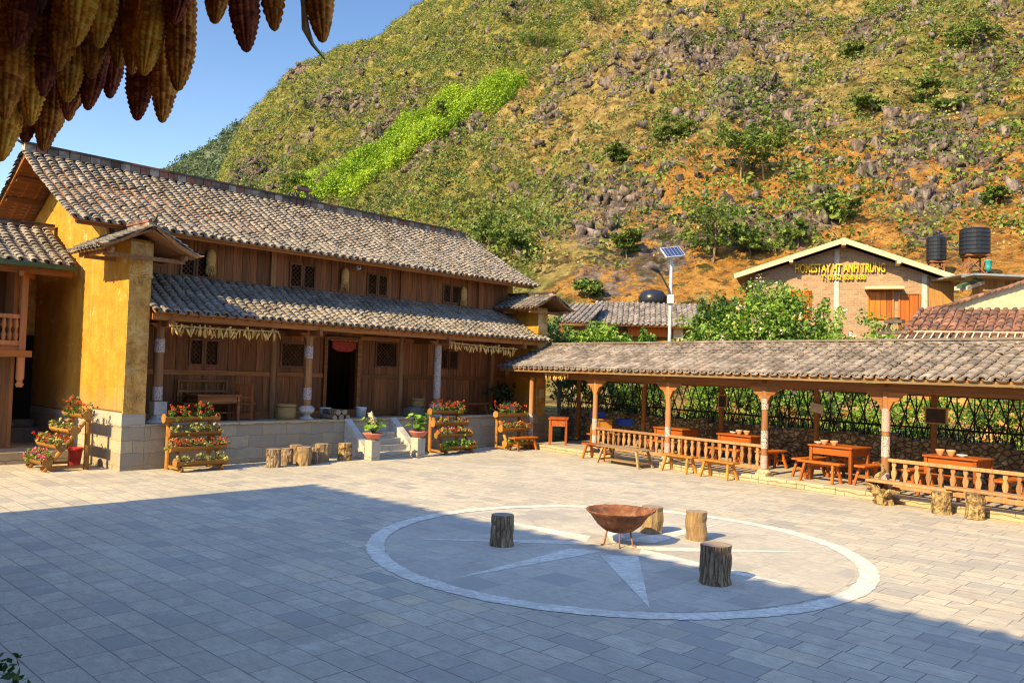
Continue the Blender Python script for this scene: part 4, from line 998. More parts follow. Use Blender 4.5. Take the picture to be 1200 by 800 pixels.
# stone wall and lattice fence behind the pavilion
mb = MB(); nx = 60
for k in range(nx):
    a, b = -2.2 + k * 18.2 / nx, -2.2 + (k + 1) * 18.2 / nx; hz_ = 1.06 + .05 * sin(k * 1.7) + random.uniform(-.03, .03)
    mb.box(((a + b) / 2, 2.82 + random.uniform(-.015, .015), hz_ / 2), (b - a + .01, .36, hz_))
w_ = mb.build('stone_wall', 'rubble_stone', None, loc=PAV.o); w_.rotation_euler.z = PAV.rz
tag(w_, 'low rough stone wall along the back of the open pavilion', 'wall')
LF = thing('lattice_fence', 'dark criss-cross stick fence standing on the low stone wall', 'fence', PAV.w(0, 2.8), PAV.rz)
mb = MB(); x_ = -2.1
while x_ < 15.6:
    mb.tube([(x_, 0, 1.05), (x_ + .34 + random.uniform(-.05, .05), .02, 2.05)], .016, 5, False); mb.tube([(x_ + .36, .03, 1.05), (x_ + random.uniform(-.05, .05), .03, 2.05)], .016, 5, False)
    if random.random() < .75: mb.tube([(x_ + .18, .05, 1.05), (x_ + .18 + random.uniform(-.06, .06), .05, 2.02)], .014, 5, False)
    x_ += random.uniform(.27, .36)
mb.build('lattice', 'lattice_black', LF)
mb = MB(); mb.tube([(-2.2, .01, 1.32), (6, .02, 1.3), (15.8, .01, 1.32)], .024, 6); mb.tube([(-2.2, .02, 2.03), (6, .03, 2.06), (15.8, .02, 2.03)], .024, 6); mb.build('fence_rail', 'lattice_black', LF)
mb = MB(); x_ = -2.
while x_ < 15.6:                                    # thatch of thin sticks and dry grass along the foot of the fence
    mb.tube([(x_, -.03, 1.02), (x_ + random.uniform(-.08, .08), -.03, 1.02 + random.uniform(.15, .42))], .009, 4, False); x_ += .045
mb.build('twigs', 'lattice_black', LF)

# ------------------------------------------------------------------ furniture
def bench(name, label, L, h, w, mat, loc, rz, group=None, splay=.07):
    t = thing(name, label, 'bench', loc, rz, group)
    mb = MB(); mb.box((0, 0, h - .022), (L, w, .044)); mb.build('seat', mat, t, bevel=.008)
    for sx in (-1, 1):
        for sy in (-1, 1):
            mb = MB(); mb.bar((sx * (L / 2 - .17), sy * (w / 2 - .05), h - .045), (sx * (L / 2 - .17 + splay * .7), sy * (w / 2 - .02 + splay), 0), .05, .05, (1, 0, 0)); mb.build('leg', UPR.get(mat, mat), t)
    mb = MB()
    for sx in (-1, 1): mb.bar((sx * (L / 2 - .15), -(w / 2 + .01), h * .42), (sx * (L / 2 - .15), (w / 2 + .01), h * .42), .025, .04)
    mb.bar((-(L / 2 - .16), 0, h - .07), ((L / 2 - .16), 0, h - .07), .03, .05); mb.build('stretcher', mat, t)
    return t
UPR = {'orange_wood': 'orange_wood_upright', 'red_wood': 'orange_wood_upright', 'yellow_wood': 'yellow_wood'}
def table(name, label, L, w, h, mat, loc, rz, group=None, ap=.16):
    t = thing(name, label, 'table', loc, rz, group)
    mb = MB(); mb.box((0, 0, h - .018), (L, w, .036)); mb.build('tabletop', mat, t, bevel=.006)
    mb = MB()
    for sy in (-1, 1): mb.box((0, sy * (w / 2 - .06), h - .038 - ap / 2), (L - .2, .025, ap))
    for sx in (-1, 1): mb.box((sx * (L / 2 - .06), 0, h - .038 - ap / 2), (.025, w - .2, ap))
    mb.build('apron', mat, t)
    for sx in (-1, 1):
        for sy in (-1, 1):
            mb = MB(); mb.box((sx * (L / 2 - .06), sy * (w / 2 - .06), (h - .036) / 2), (.065, .065, h - .036)); mb.build('leg', UPR.get(mat, mat), t, bevel=.006)
    return t
rp = PAV.rz
F_ = .145
t0 = table('dining_table', 'orange dining table with two clay bowls, set in the open bay without railing', 1.05, .78, .76, 'orange_wood', PAV.w(9.45, .62, F_), rp, 'dining tables in the pavilion')
dup(t0, PAV.w(6.55, 1.1, F_), rp, 'orange dining table behind the railing left of the open bay, with bowls', 'dining tables in the pavilion')
dup(t0, PAV.w(4.35, 1.15, F_), rp, 'orange dining table behind the leftmost railing of the pavilion', 'dining tables in the pavilion')
dup(t0, PAV.w(11.85, .85, F_), rp, 'orange dining table behind the railing at the right edge of the photo', 'dining tables in the pavilion')
G_ = 'benches round the pavilion tables'
b0 = bench('dining_bench', 'orange bench along the front of the table in the open bay', 1.0, .43, .24, 'orange_wood', PAV.w(9.4, .0, F_), rp, G_)
for (x_, y_, rz_, lb) in ((8.72, .62, pi / 2, 'orange bench at the left end of the table in the open bay'), (10.2, .62, pi / 2, 'orange bench at the right end of the table in the open bay'), (9.45, 1.28, 0, 'orange bench behind the table in the open bay'),
                          (6.5, .45, 0, 'orange bench in front of the table left of the open bay, behind railing'), (7.35, 1.15, pi / 2, 'orange bench at the right end of the table left of the open bay'), (6.6, 1.75, 0, 'orange bench behind the table left of the open bay'),
                          (4.35, .5, 0, 'orange bench in front of the leftmost dining table, behind railing'), (4.35, 1.8, 0, 'orange bench behind the leftmost dining table'),
                          (11.85, .2, 0, 'orange bench in front of the rightmost dining table, behind railing'), (12.75, .85, pi / 2, 'orange bench at the right end of the rightmost dining table'), (11.0, .9, pi / 2, 'orange bench at the left end of the rightmost dining table')):
    dup(b0, PAV.w(x_, y_, F_), rp + rz_, lb, G_)
# desk, counter, crates at the left end of the pavilion
dk = table('writing_desk', 'reddish wooden desk with drawers at the left end of the pavilion', 1.0, .6, .78, 'red_wood', PAV.w(.35, .35, F_), rp - .75, None, .2)
mb = MB()
for x_ in (-.22, .22): mb.box((x_, -.255, .64), (.4, .02, .15))
dr = mb.build('drawer', 'orange_wood', dk, bevel=.005); mb = MB()
for x_ in (-.22, .22): mb.lathe([(.015, 0), (.02, .02), (.008, .03)], 6, (x_, -.275, .63))
mb.build('knob', 'lamp_dark', dr)
ct = table('counter_table', 'yellow wooden counter with boxy front under the blue crate', .95, .5, .8, 'yellow_wood', PAV.w(1.1, 1.4, F_), rp - .5, None, .3)
def crate(label, loc, rz, d=(.46, .34, .2)):
    t = thing('plastic_crate', label, 'crate', loc, rz, 'blue crates on the counter'); mb = MB(); x, y, z = d
    mb.box((0, 0, .01), (x, y, .02)); mb.box((0, -y / 2, z / 2), (x, .02, z)); mb.box((0, y / 2, z / 2), (x, .02, z)); mb.box((-x / 2, 0, z / 2), (.02, y - .02, z)); mb.box((x / 2, 0, z / 2), (.02, y - .02, z))
    for z_ in (z - .02, z * .5): mb.box((0, -y / 2 - .012, z_), (x + .03, .012, .03)); mb.box((0, y / 2 + .012, z_), (x + .03, .012, .03))
    mb.build('crate_shell', 'blue_plastic', t); return t
crate('blue plastic crate on the yellow counter, left of the pavilion post', PAV.w(.95, 1.4, F_ + .8), rp - .5)
crate('blue plastic crate behind the pavilion post, right of its twin', PAV.w(1.75, 1.75, F_ + .62), rp - .4)
# benches out on the paving before the railing
G_ = 'benches on the paving before the railing'
bench('red_bench', 'dark reddish bench on the paving, leftmost in front of the pavilion railing', 1.05, .42, .26, 'red_wood', PAV.w(3.25, -.72), rp + .02, G_)
lb_ = thing('lounge_bench', 'weathered grey plank bench with low footboard beside the dark reddish bench', 'bench', PAV.w(4.55, -1.02), rp + .02, G_)
mb = MB(); 
for y_ in (-.17, .0, .17): mb.box((0, y_, .44), (1.62, .155, .035))
mb.build('seat', 'grey_plank', lb_, bevel=.006)
for sx in (-1, 1):
    for sy in (-1, 1):
        mb = MB(); mb.bar((sx * .58, sy * .2, .42), (sx * .72, sy * .26, 0), .05, .05, (1, 0, 0)); mb.build('leg', 'grey_plank', lb_)
mb = MB(); mb.box((.0, .05, .1), (1.25, .24, .035)); mb.bar((-.66, -.22, .11), (-.66, .24, .11), .04, .05); mb.bar((.66, -.22, .11), (.66, .24, .11), .04, .05); mb.build('footboard', 'grey_plank', lb_)
mb = MB(); mb.bar((.25, .1, .46), (.32, .14, .66), .03, .05); mb.build('wooden_peg', 'grey_plank', lb_)
b1 = bench('yellow_bench', 'honey coloured bench in the middle of the row before the railing', 1.02, .41, .25, 'yellow_wood', PAV.w(6.08, -.72), rp - .02, G_)
dup(b1, PAV.w(7.3, -.76), rp - .03, 'honey coloured bench at the right end of the row, next to the open bay', G_)
bench('side_bench', 'small orange bench standing in front of the right-hand plant stand', 1.0, .38, .26, 'orange_wood', HOUSE.w(11.0, -1.25), HOUSE.rz - .05)
bench('side_bench', 'reddish brown bench inside the pavilion by the second post', .9, .46, .26, 'red_wood', PAV.w(2.35, .3, F_), rp + 1.2)

# log bench with plank seat at the right
LB = thing('log_bench', 'long plank bench resting on a gnarled root and two mottled log stumps', 'bench', PAV.w(12.3, -.82), rp)
mb = MB(); mb.bar((-1.35, .0, .43), (.25, .02, .42), .26, .05); mb.bar((.15, -.02, .475), (2.2, .0, .465), .27, .05); mb.build('seat', 'rail_wood', LB, bevel=.01)
def log(mb, c, r_, h, n_=16, jit=.06, mi=0, capmi=1):
    k = 7; lx, ly = random.uniform(-.012, .012), random.uniform(-.012, .012); prof = [(c[0] + lx * sin(q * 1.1) * (q < k - 2), c[1] + ly * cos(q * .9) * (q < k - 2), c[2] + h * q / (k - 1)) for q in range(k)]
    mb.tube(prof, [r_ * (1.06 if q == 0 else 1.) * random.uniform(.97, 1.04) for q in range(k)], n_, True, None, mi, jit, capmi)
for x_ in (.05, .62):
    mb = MB(); log(mb, (x_, -.05, 0), .155, .40 if x_ < .3 else .445, 14, .1); mb.build('stump_leg', ['bark_mottled', 'log_end'], LB)
mb = MB(); log(mb, (-1.05, 0, 0), .16, .22, 10, .25, 0, 0)
for k in range(16):
    a = random.uniform(0, 6.28); p0 = V(-1.05, 0, .12); p1 = p0 + V(cos(a) * .2, sin(a) * .16, random.uniform(.05, .2)); p2 = p1 + V(cos(a + .5) * .14, sin(a + .5) * .1, random.uniform(-.02, .16))
    if p2.z > .4: p2.z = .4
    mb.tube([p0, p1, p2], [.08, .055, .02], 6, True, None, 0, .15)
mb.tube([(-1.3, .05, .3), (-1.22, .1, .5), (-1.1, .12, .62), (-1.2, .16, .74)], [.05, .06, .05, .03], 6, True, None, 0, .2)
mb.build('root_leg', ['bark_mottled', 'log_end'], LB)

# bowls, plates and a basket on the tables
def bowl(name, label, loc, r_, h, mat, group=None):
    mb = MB(); mb.lathe([(r_ * .5, 0), (r_ * .55, .008), (r_ * .95, h * .7), (r_, h), (r_ * .9, h), (r_ * .5, h * .25)], 14); o = mb.build(name, mat, None, True, loc=loc); return tag(o, label, 'bowl', group)
TZ = F_ + .76
bowl('clay_bowl', 'left clay bowl on the table in the open bay', PAV.w(9.2, .45, TZ), .085, .1, 'bowl_clay', 'clay bowls on the tables')
bowl('clay_bowl', 'right clay bowl on the table in the open bay', PAV.w(9.42, .47, TZ), .085, .1, 'bowl_clay', 'clay bowls on the tables')
bowl('clay_bowl', 'left clay bowl on the table left of the open bay', PAV.w(6.55, .95, TZ), .085, .11, 'bowl_clay', 'clay bowls on the tables')
bowl('clay_bowl', 'right clay bowl on the table left of the open bay', PAV.w(6.76, .97, TZ), .085, .11, 'bowl_clay', 'clay bowls on the tables')
bowl('clay_bowl', 'left clay bowl on the rightmost table', PAV.w(11.58, .68, TZ), .085, .12, 'bowl_clay', 'clay bowls on the tables')
bowl('clay_bowl', 'right clay bowl on the rightmost table', PAV.w(11.78, .7, TZ), .085, .12, 'bowl_clay', 'clay bowls on the tables')
for (x_, y_, lb) in ((9.03, .5, 'white crockery at the left end of the table in the open bay'), (6.3, 1.05, 'white plate beside the bowls on the table left of the open bay'), (11.98, .72, 'white crockery beside the bowls on the rightmost table')):
    bowl('white_dish', lb, PAV.w(x_, y_, TZ), .1, .05, 'porcelain', 'white crockery on the tables')
# things on the back posts
def framed(label, x_, z_, w_, h_, tilt=0., mat='chalk_black', cat='picture', y_=2.15):
    t = thing('framed_board', label, cat, PAV.w(x_, y_, z_), rp); t.rotation_euler = (0, tilt, rp)
    mb = MB(); mb.box((0, 0, 0), (w_ - .03, .02, h_ - .03)); mb.build('panel', mat, t)
    mb = MB()
    for sz in (-1, 1): mb.box((0, -.004, sz * (h_ / 2 - .015)), (w_, .03, .03))
    for sx in (-1, 1): mb.box((sx * (w_ / 2 - .015), -.004, 0), (.03, .03, h_ - .06))
    mb.build('frame', 'bamboo', t); mb = MB()
    for k in range(3): mb.box((random.uniform(-.08, .08) * w_, -.013, (k - 1) * .05), (w_ * random.uniform(.2, .4), .004, .018))
    mb.build('dark_shape', 'lattice_black', t); return t
def back_at(u, v, t_=2.15): return PAV.on(u, v, t_)
x_, z_ = back_at(847, 470); framed('dark picture in thin pale frame on the post left of the open bay', x_, z_, .3, .36)
x_, z_ = back_at(1097, 487); framed('dark picture in thin pale frame on the rightmost back post', x_, z_, .48, .36)
x_, z_ = back_at(958, 478); mb = MB(); mb.box((0, 0, 0), (.36, .02, .22), rot=Matrix.Rotation(.18, 3, 'Y')); o = mb.build('card_sign', 'card', None, loc=PAV.w(x_, 2.12, z_)); o.rotation_euler.z = rp; tag(o, 'blank tan card hanging askew on the back post of the open bay', 'sign')
x_, z_ = PAV.on(635, 462, .3)
# little white globe bulbs under the roof
for i, (u, v, lb) in enumerate(((722, 450, 'left'), (739, 450, 'middle'), (753, 451, 'right'), (931, 459, 'leftmost'), (950, 461, 'second from left'), (962, 457, 'third from left'), (973, 463, 'rightmost'))):
    x_, z_ = PAV.on(u, v, .9); t = thing('globe_bulb', f'small white globe bulb, {lb} of the {"three in the left bay" if i < 3 else "four in the open bay"}', 'light bulb', PAV.w(x_, .9, z_), rp, 'globe bulbs under the pavilion roof')
    mb = MB(); mb.lathe([(.008, -.05), (.04, -.03), (.05, 0), (.04, .035), (.015, .05)], 10); mb.build('globe', 'porcelain', t, True); mb = MB(); mb.tube([(0, 0, .045), (0, 0, .1)], .02, 8); mb.tube([(0, 0, .1), (.01, 0, .5)], .004, 4); mb.build('socket_cord', 'lamp_dark', t)
# ------------------------------------------------------------------ stumps, fire bowl, log stools
def stump(name, label, loc, r_, h, mat, group, rz=0., jit=.05, cat='stump'):
    mb = MB(); log(mb, (0, 0, 0), r_, h, 20, jit); o = mb.build(name, [mat, 'log_end'], None, loc=loc); o.rotation_euler.z = rz
    return tag(o, label, cat, group)
G_ = 'log seats round the fire bowl'
stump('log_stool', 'dark bark stump in the shade, left of the fire bowl', onz(588, 639), .145, .41, 'bark', G_)
stump('log_stool', 'pale stump partly hidden behind the right rim of the fire bowl', onz(764, 624), .15, .385, 'bark_pale', G_, 1)
stump('log_stool', 'pale sunlit stump alone on the bright paving, right of the fire bowl', onz(816, 632), .145, .40, 'bark_pale', G_, 2)
stump('log_stool', 'dark furrowed stump nearest the camera, at the edge of the shade', onz(838, 683), .165, .435, 'bark', G_, 3)
fb = thing('fire_bowl', 'wide rusty iron fire bowl on three thin legs in the middle of the circle', 'fire bowl', V(1.53, 11.2, 0))
pr = [(.0, .17), (.12, .175), (.2, .20), (.3, .28), (.395, .41), (.45, .455), (.455, .47), (.44, .468), (.38, .41), (.29, .295), (.18, .22), (.0, .195)]
mb = MB(); nn_ = 36
vs = [V(rr * cos(2 * pi * k / nn_), rr * sin(2 * pi * k / nn_), z_ + .012 * sin(3 * k) * (rr > .3) * .3) for rr, z_ in pr for k in range(nn_)]
mb.add(vs, [(i * nn_ + k, i * nn_ + (k + 1) % nn_, (i + 1) * nn_ + (k + 1) % nn_, (i + 1) * nn_ + k) for i in range(len(pr) - 1) for k in range(nn_)])
mb.build('basin', 'bowl_rust', fb, True)
mb = MB(); mb.tube([(.4, -.1, .44), (.47, -.03, .47), (.47, .06, .47), (.4, .13, .45)], .02, 6); mb.build('lug', 'bowl_rust', fb)
for a in (200, 320, 265):
    mb = MB(); c_, s_ = cos(R(a)), sin(R(a)); rr = .22
    mb.tube([(c_ * .18, s_ * .18, .2), (c_ * rr, s_ * rr, .02), (c_ * (rr + .05), s_ * (rr + .05), .012)], .0115, 6); mb.build('leg', 'rusty_iron', fb)
mb = MB(); vs, qs, rr = leaf_cloud(np.array([[0., 0., .23]]), np.array([[.22, .22, .03]]), 60, .05, np.array([.5]))
np_mesh('ash', 'concrete', vs, qs, rr, fb)
G_ = 'log stools in front of the plinth'
for (u, v, r_, h, mt, lb) in ((320, 547, .15, .40, 'bark', 'leftmost log stool, dark barked, in the group by the plinth'), (336, 544, .13, .37, 'bark', 'second log stool from the left in the group by the plinth'),
                              (346, 541, .14, .40, 'bark_pale', 'log stool at the back of the group by the plinth, third from left'), (356, 545, .155, .42, 'bark_pale', 'pale front log stool in the middle of the group by the plinth'),
                              (368, 543, .12, .37, 'bark', 'small dark log stool fourth from left in the group by the plinth'), (377, 541, .16, .43, 'bark_pale', 'rightmost log stool of the group by the plinth'), (403.5, 539, .16, .42, 'bark_mottled', 'single knotty log stool standing apart, beside the stone steps')):
    stump('log_stool', lb, onz(u, v), r_, h, mt, G_, random.uniform(0, 6), .1, 'stool')

# ------------------------------------------------------------------ plant stands and their flowers
def plant_stand(label, loc, rz, w_, tiers, depth, h, group='tiered plant stands of logs'):
    t = thing('plant_stand', label, 'plant stand', loc, rz, group); spots = []
    for sx in (-1, 1):
        mb = MB(); mb.tube([(sx * (w_ / 2 - .12), 0, 0), (sx * (w_ / 2 - .12), 0, h)], .05, 9, jit=.08); mb.build('upright', 'trough_wood', t)
        mb = MB(); mb.tube([(sx * (w_ / 2 - .14), -depth + .02, .0), (sx * (w_ / 2 - .14), -depth * .85, .12), (sx * (w_ / 2 - .14), -.06, h - .1)], .042, 8, jit=.1); mb.build('sloping_leg', 'trough_wood', t)
        mb = MB(); mb.bar((sx * (w_ / 2 - .14), -depth - .04, .07), (sx * (w_ / 2 - .14), .05, .07), .05, .05); mb.build('foot', 'trough_wood', t)
    for k in range(tiers):
        f = k / (tiers - 1); z_ = .16 + (h - .16) * f; y_ = -depth + .06 + (depth - .12) * f; ww = w_ * random.uniform(.94, 1.04)
        mb = MB(); n_ = 9; ro, ri = .125, .10; sec = [(cos(pi + pi * q / (n_ - 1)) * ro, sin(pi + pi * q / (n_ - 1)) * ro * .85) for q in range(n_)] + [(cos(2 * pi - pi * q / (n_ - 1)) * ri, sin(2 * pi - pi * q / (n_ - 1)) * ri * .8) for q in range(n_)]
        vs = [V(x_, y_ + a * random.uniform(.97, 1.03), z_ + .06 + b) for x_ in (-ww / 2, ww / 2) for a, b in sec]; m_ = len(sec)
        mb.add(vs, [(q, (q + 1) % m_, (q + 1) % m_ + m_, q + m_) for q in range(m_)]); 
        for x_ in (-ww / 2, ww / 2): mb.tube([(x_ - .012, y_, z_ + .035), (x_ + .012, y_, z_ + .035)], [.1, .1], 9)
        tr = mb.build('trough', 'trough_wood', t)
        mb = MB(); mb.box((0, y_, z_ + .035), (ww - .05, .15, .03)); mb.build('soil', 'soil', tr)
        spots.append((y_, z_ + .05, ww))
    return t, spots
def flower(variant):
    """a small flowering plant: leaves, and blossoms where the kind has them"""
    lf, pt, hh, nb, den = variant
    t = thing('flowering_plant', '-', 'plant', (0, 0, -50)); n_ = 12
    cen = np.stack([rng.normal(size=n_) * .09, rng.normal(size=n_) * .07, rng.uniform(-.02, hh, n_)], -1); s_ = rng.uniform(.03, .07, (n_, 1)) * np.ones((1, 3))
    vs, qs, rr = leaf_cloud(cen, s_, den, rng.uniform(.03, .075, n_), rng.uniform(0., 1., n_), .7); np_mesh('leaves', lf, vs, qs, rr, t)
    mb = MB()
    for k in range(7): mb.tube([(0, 0, 0), (cen[k][0] * .6, cen[k][1] * .6, cen[k][2] * .6), cen[k]], .004, 4)
    mb.build('stems', lf, t)
    if nb:
        cen = np.stack([rng.normal(size=nb) * .1, rng.normal(size=nb) * .075 - .03, rng.uniform(hh * .3, hh * 1.12, nb)], -1)
        vs, qs, rr = leaf_cloud(cen, rng.uniform(.015, .042, (nb, 1)) * np.ones((1, 3)), 13, .03, rng.uniform(0, 1, nb), .9); np_mesh('blossoms', pt, vs, qs, rr, t)
    return t
KINDS = {'red': ('leaf_pale', 'petal_red', .16, 8, 7), 'tall_red': ('leaf_mid', 'petal_red', .27, 10, 7), 'pale': ('leaf_pale', 'petal_cream', .15, 2, 9), 'green': ('leaf_bright', 'petal_pink', .14, 1, 11), 'pink': ('leaf_bright', 'petal_pink', .2, 12, 9)}
PROTO = {k: [flower(v) for _ in range(3)] for k, v in KINDS.items()}
USED = set()
def fill(stand, spots, rz, rows, where):
    """rows from the top: kind and number of plants in each trough"""
    for (y_, z_, ww), (kind, cnt, rowname) in zip(spots[::-1], rows):
        desc = {'red': 'bright red flowering plant', 'tall_red': 'tall plant with red flowers', 'pale': 'pale leafy plant with cream flowers', 'green': 'low green leafy plant', 'pink': 'green plant with pink flowers'}[kind]
        for q in range(cnt):
            src = PROTO[kind][random.randrange(3)]; x_ = -ww / 2 + ww * (q + .5) / cnt + random.uniform(-.04, .04)
            p = stand.matrix_world if False else None
            loc = Vector(stand.location) + Matrix.Rotation(rz, 3, 'Z') @ V(x_, y_ - random.uniform(0, .02), z_)
            c = dup(src, loc, random.uniform(0, 6.28), f'{desc} in the {rowname} trough of {where}', f'flowers in the {rowname} trough of {where}', random.uniform(.8, 1.15))
            c.name = 'flowering_plant'
z90 = HOUSE.rz - pi / 2
s1, sp1 = plant_stand('log plant stand seen from its side, against the ochre wall, leftmost', HOUSE.w(-.42, 1.05), z90, 1.1, 4, .82, 1.08)
fill(s1, sp1, z90, [('tall_red', 4, 'top'), ('pale', 3, 'second'), ('red', 5, 'third'), ('pink', 4, 'bottom')], 'the leftmost plant stand')
s2, sp2 = plant_stand('log plant stand full of red flowers before the plinth, right of the ochre pier', HOUSE.w(1.34, -.22), HOUSE.rz, 1.16, 4, .62, 1.04)
fill(s2, sp2, HOUSE.rz, [('tall_red', 4, 'top'), ('pale', 4, 'second'), ('red', 6, 'third'), ('pale', 3, 'bottom')], 'the stand by the pier')
s3, sp3 = plant_stand('log plant stand just right of the stone steps', HOUSE.w(8.62, -.38), HOUSE.rz, 1.25, 4, .66, 1.08)
fill(s3, sp3, HOUSE.rz, [('tall_red', 5, 'top'), ('red', 2, 'second'), ('red', 4, 'third'), ('green', 6, 'bottom')], 'the stand beside the steps')
s4, sp4 = plant_stand('log plant stand nearest the pavilion, behind the small orange bench', HOUSE.w(11.0, -.62), HOUSE.rz, 1.2, 3, .5, .98)
fill(s4, sp4, HOUSE.rz, [('tall_red', 4, 'top'), ('red', 5, 'middle'), ('green', 4, 'bottom')], 'the stand nearest the pavilion')
for l_ in PROTO.values():
    for o in l_:
        for ch in list(o.children): bpy.data.objects.remove(ch)
        bpy.data.objects.remove(o)
# bits by the leftmost stand
def pot(name, label, loc, r_, h, mat, group=None, cat='pot'):
    mb = MB(); mb.lathe([(r_ * .62, 0), (r_ * .8, h * .4), (r_ * .97, h * .86), (r_ * 1.08, h * .88), (r_ * 1.08, h), (r_ * .92, h), (r_ * .85, h * .8)], 16); o = mb.build(name, mat, None, True, loc=loc); return tag(o, label, cat, group)
pot('red_pot', 'red plastic pot on the ground under the leftmost plant stand', HOUSE.w(-.5, 1.0), .14, .42, 'red_plastic')
# bowls of broad-leaved plants on the pillars of the steps
def leafy_bowl(label, loc, sc, flower_=False):
    t = thing('potted_plant', label, 'potted plant', loc, random.uniform(0, 6), 'bowls of plants on the step pillars')
    mb = MB(); mb.lathe([(.1, 0), (.17, .05), (.23, .13), (.25, .15), (.25, .17), (.22, .165), (.16, .1)], 18); mb.build('pot', 'terracotta_pink', t, True)
    mb = MB(); mb.lathe([(.001, .12), (.2, .13)], 16); mb.build('soil', 'soil', t)
    mb = MB(); st_ = MB()
    for k in range(20):
        a = k * 2.4; rr = random.uniform(.08, .3) * sc; zz = .17 + random.uniform(.1, .42) * sc; c = V(cos(a) * rr, sin(a) * rr, zz); w_ = random.uniform(.075, .13)
        nn_ = V(cos(a) * .5, sin(a) * .5, 1).normalized(); x_ = nn_.orthogonal().normalized(); y_ = nn_.cross(x_)
        ring = [c + x_ * cos(q * pi / 4) * w_ + y_ * sin(q * pi / 4) * w_ * .85 + nn_ * random.uniform(-.012, .025) for q in range(8)]
        mb.add([c - nn_ * .02] + ring, [(0, 1 + q, 1 + (q + 1) % 8) for q in range(8)]); st_.tube([(0, 0, .13), c * .5 + V(0, 0, .1), c], .006, 4, r=.5)
    mb.build('leaves', 'leaf_bright', t); st_.build('stems', 'leaf_bright', t)
    if flower_:
        vs, qs, rr = leaf_cloud(np.array([[.0, .02, .5], [.06, 0, .6], [.02, .04, .4]]), np.full((3, 3), .07), 16, .12, rng.uniform(0, 1, 3), .5); np_mesh('pale_leaves', 'petal_cream', vs, qs, rr, t)
leafy_bowl('pink bowl with broad green and cream leaves on the left step pillar', HOUSE.w(5.62, -1.05, .5), .95, True)
leafy_bowl('pink bowl with bright green lobed leaves on the right step pillar', HOUSE.w(7.1, -1.05, .5), 1.05)

# ------------------------------------------------------------------ on the veranda
VF = FL + .01
def basket(label, loc, r_, h, group=None):
    t = thing('woven_basket', label, 'basket', loc, 0, group); mb = MB(); mb.lathe([(r_ * .9, 0), (r_, h * .3), (r_ * 1.02, h * .8), (r_ * .98, h)], 20); mb.build('basket_body', 'basket_weave', t, True)
    mb = MB(); mb.lathe([(r_ * .3, h), (r_ * .98, h - .01), (r_ * 1.06, h - .03), (r_ * 1.06, h + .03), (r_ * .9, h + .035), (r_ * .2, h + .02)], 20); mb.build('rim', 'basket_weave', t, True)
def vat(u, v, y_): x_, z_ = HOUSE.on(u, v, y_); return x_
basket('round yellow woven basket on the veranda, left of the urn-shaped post base', HOUSE.w(vat(335, 488, .45), .45, VF), .23, .36)
basket('woven basket stacked on the stones right of the door, behind the plant stand', HOUSE.w(vat(489, 480, .7), .7, VF + .26), .2, .22)
mb = MB(); rk_ = thing('firewood_pile', 'small pile of split logs on the veranda, left of the steps', 'firewood', HOUSE.w(vat(392, 488, .3), .3, VF), HOUSE.rz)
for k, (x_, z_) in enumerate(((-.2, .07), (.0, .07), (.2, .075), (-.1, .2), (.1, .2))):
    mb = MB(); mb.tube([(x_, -.3, z_), (x_ + .02, .3, z_)], .072, 8, True, None, 0, .15, 1); mb.build('split_log', ['bark', 'log_end'], rk_)
mb = MB(); mb.box((0, 0, .12), (.5, .4, .24)); mb.box((.04, 0, .25), (.3, .3, .06)); o = mb.build('stone_block', 'dark_stone', None, bevel=.03, loc=HOUSE.w(vat(484, 490, .6), .6, VF)); o.rotation_euler.z = HOUSE.rz; tag(o, 'dark squared stone under the woven basket, right of the door', 'stone')
for (u, lb) in ((381, 'white bucket on the veranda by the left side of the doorway'), (423, 'white bucket on the veranda above the stone steps')):
    t = thing('white_bucket', lb, 'bucket', HOUSE.w(vat(u, 485, .8), .8, VF), HOUSE.rz); mb = MB(); mb.lathe([(.12, 0), (.15, .26), (.16, .28), (.145, .28), (.11, .02)], 16); mb.build('bucket_body', 'white_plastic', t, True)
    mb = MB(); mb.tube([(-.155, 0, .26), (-.1, -.1, .2), (0, -.15, .17), (.1, -.1, .2), (.155, 0, .26)], .006, 5); mb.build('handle', 'sheet_metal', t)
bench('dark_bench', 'low dark bench on the veranda, behind the stand beside the steps', 1.6, .36, .3, 'dark_wood_beam', HOUSE.w(vat(548, 484, .85), .85, VF), HOUSE.rz)
tbl = table('dark_table', 'dark wooden table in the shade at the left end of the veranda', 1.1, .6, .62, 'dark_wood_beam', HOUSE.w(vat(250, 480, .9), .9, VF), HOUSE.rz)
def chair(label, loc, rz, w_=.42, hb=.85, name='wooden_chair', mat='dark_wood_beam'):
    t = thing(name, label, 'chair', loc, rz); mb = MB(); mb.box((0, 0, .4), (w_, .4, .04)); mb.build('seat', mat, t)
    for sx in (-1, 1):
        for y_, h in ((-.17, .4), (.17, hb)):
            mb = MB(); mb.box((sx * (w_ / 2 - .025), y_, h / 2), (.04, .04, h)); mb.build('leg', mat, t)
    mb = MB()
    for z_ in (.55, .68, hb - .03): mb.box((0, .17, z_), (w_ - .09, .025, .05))
    for k in range(max(2, int(w_ / .14))): mb.box((-w_ / 2 + .1 + (w_ - .2) * k / (max(2, int(w_ / .14)) - 1), .175, .62), (.03, .02, hb - .5))
    mb.build('backrest', mat, t); mb = MB()
    for y_ in (-.17, .17): mb.box((0, y_, .18), (w_ - .09, .022, .03))
    mb.build('stretcher', mat, t); return t
chair('dark settee with slatted back behind the veranda table', HOUSE.w(vat(240, 478, 1.15), 1.12, VF), HOUSE.rz, 1.25, .95, 'wooden_settee')
chair('dark wooden chair with ladder back, right of the veranda table', HOUSE.w(vat(287, 485, .8), .8, VF), HOUSE.rz + 2.4, .42, .88, mat='red_wood')
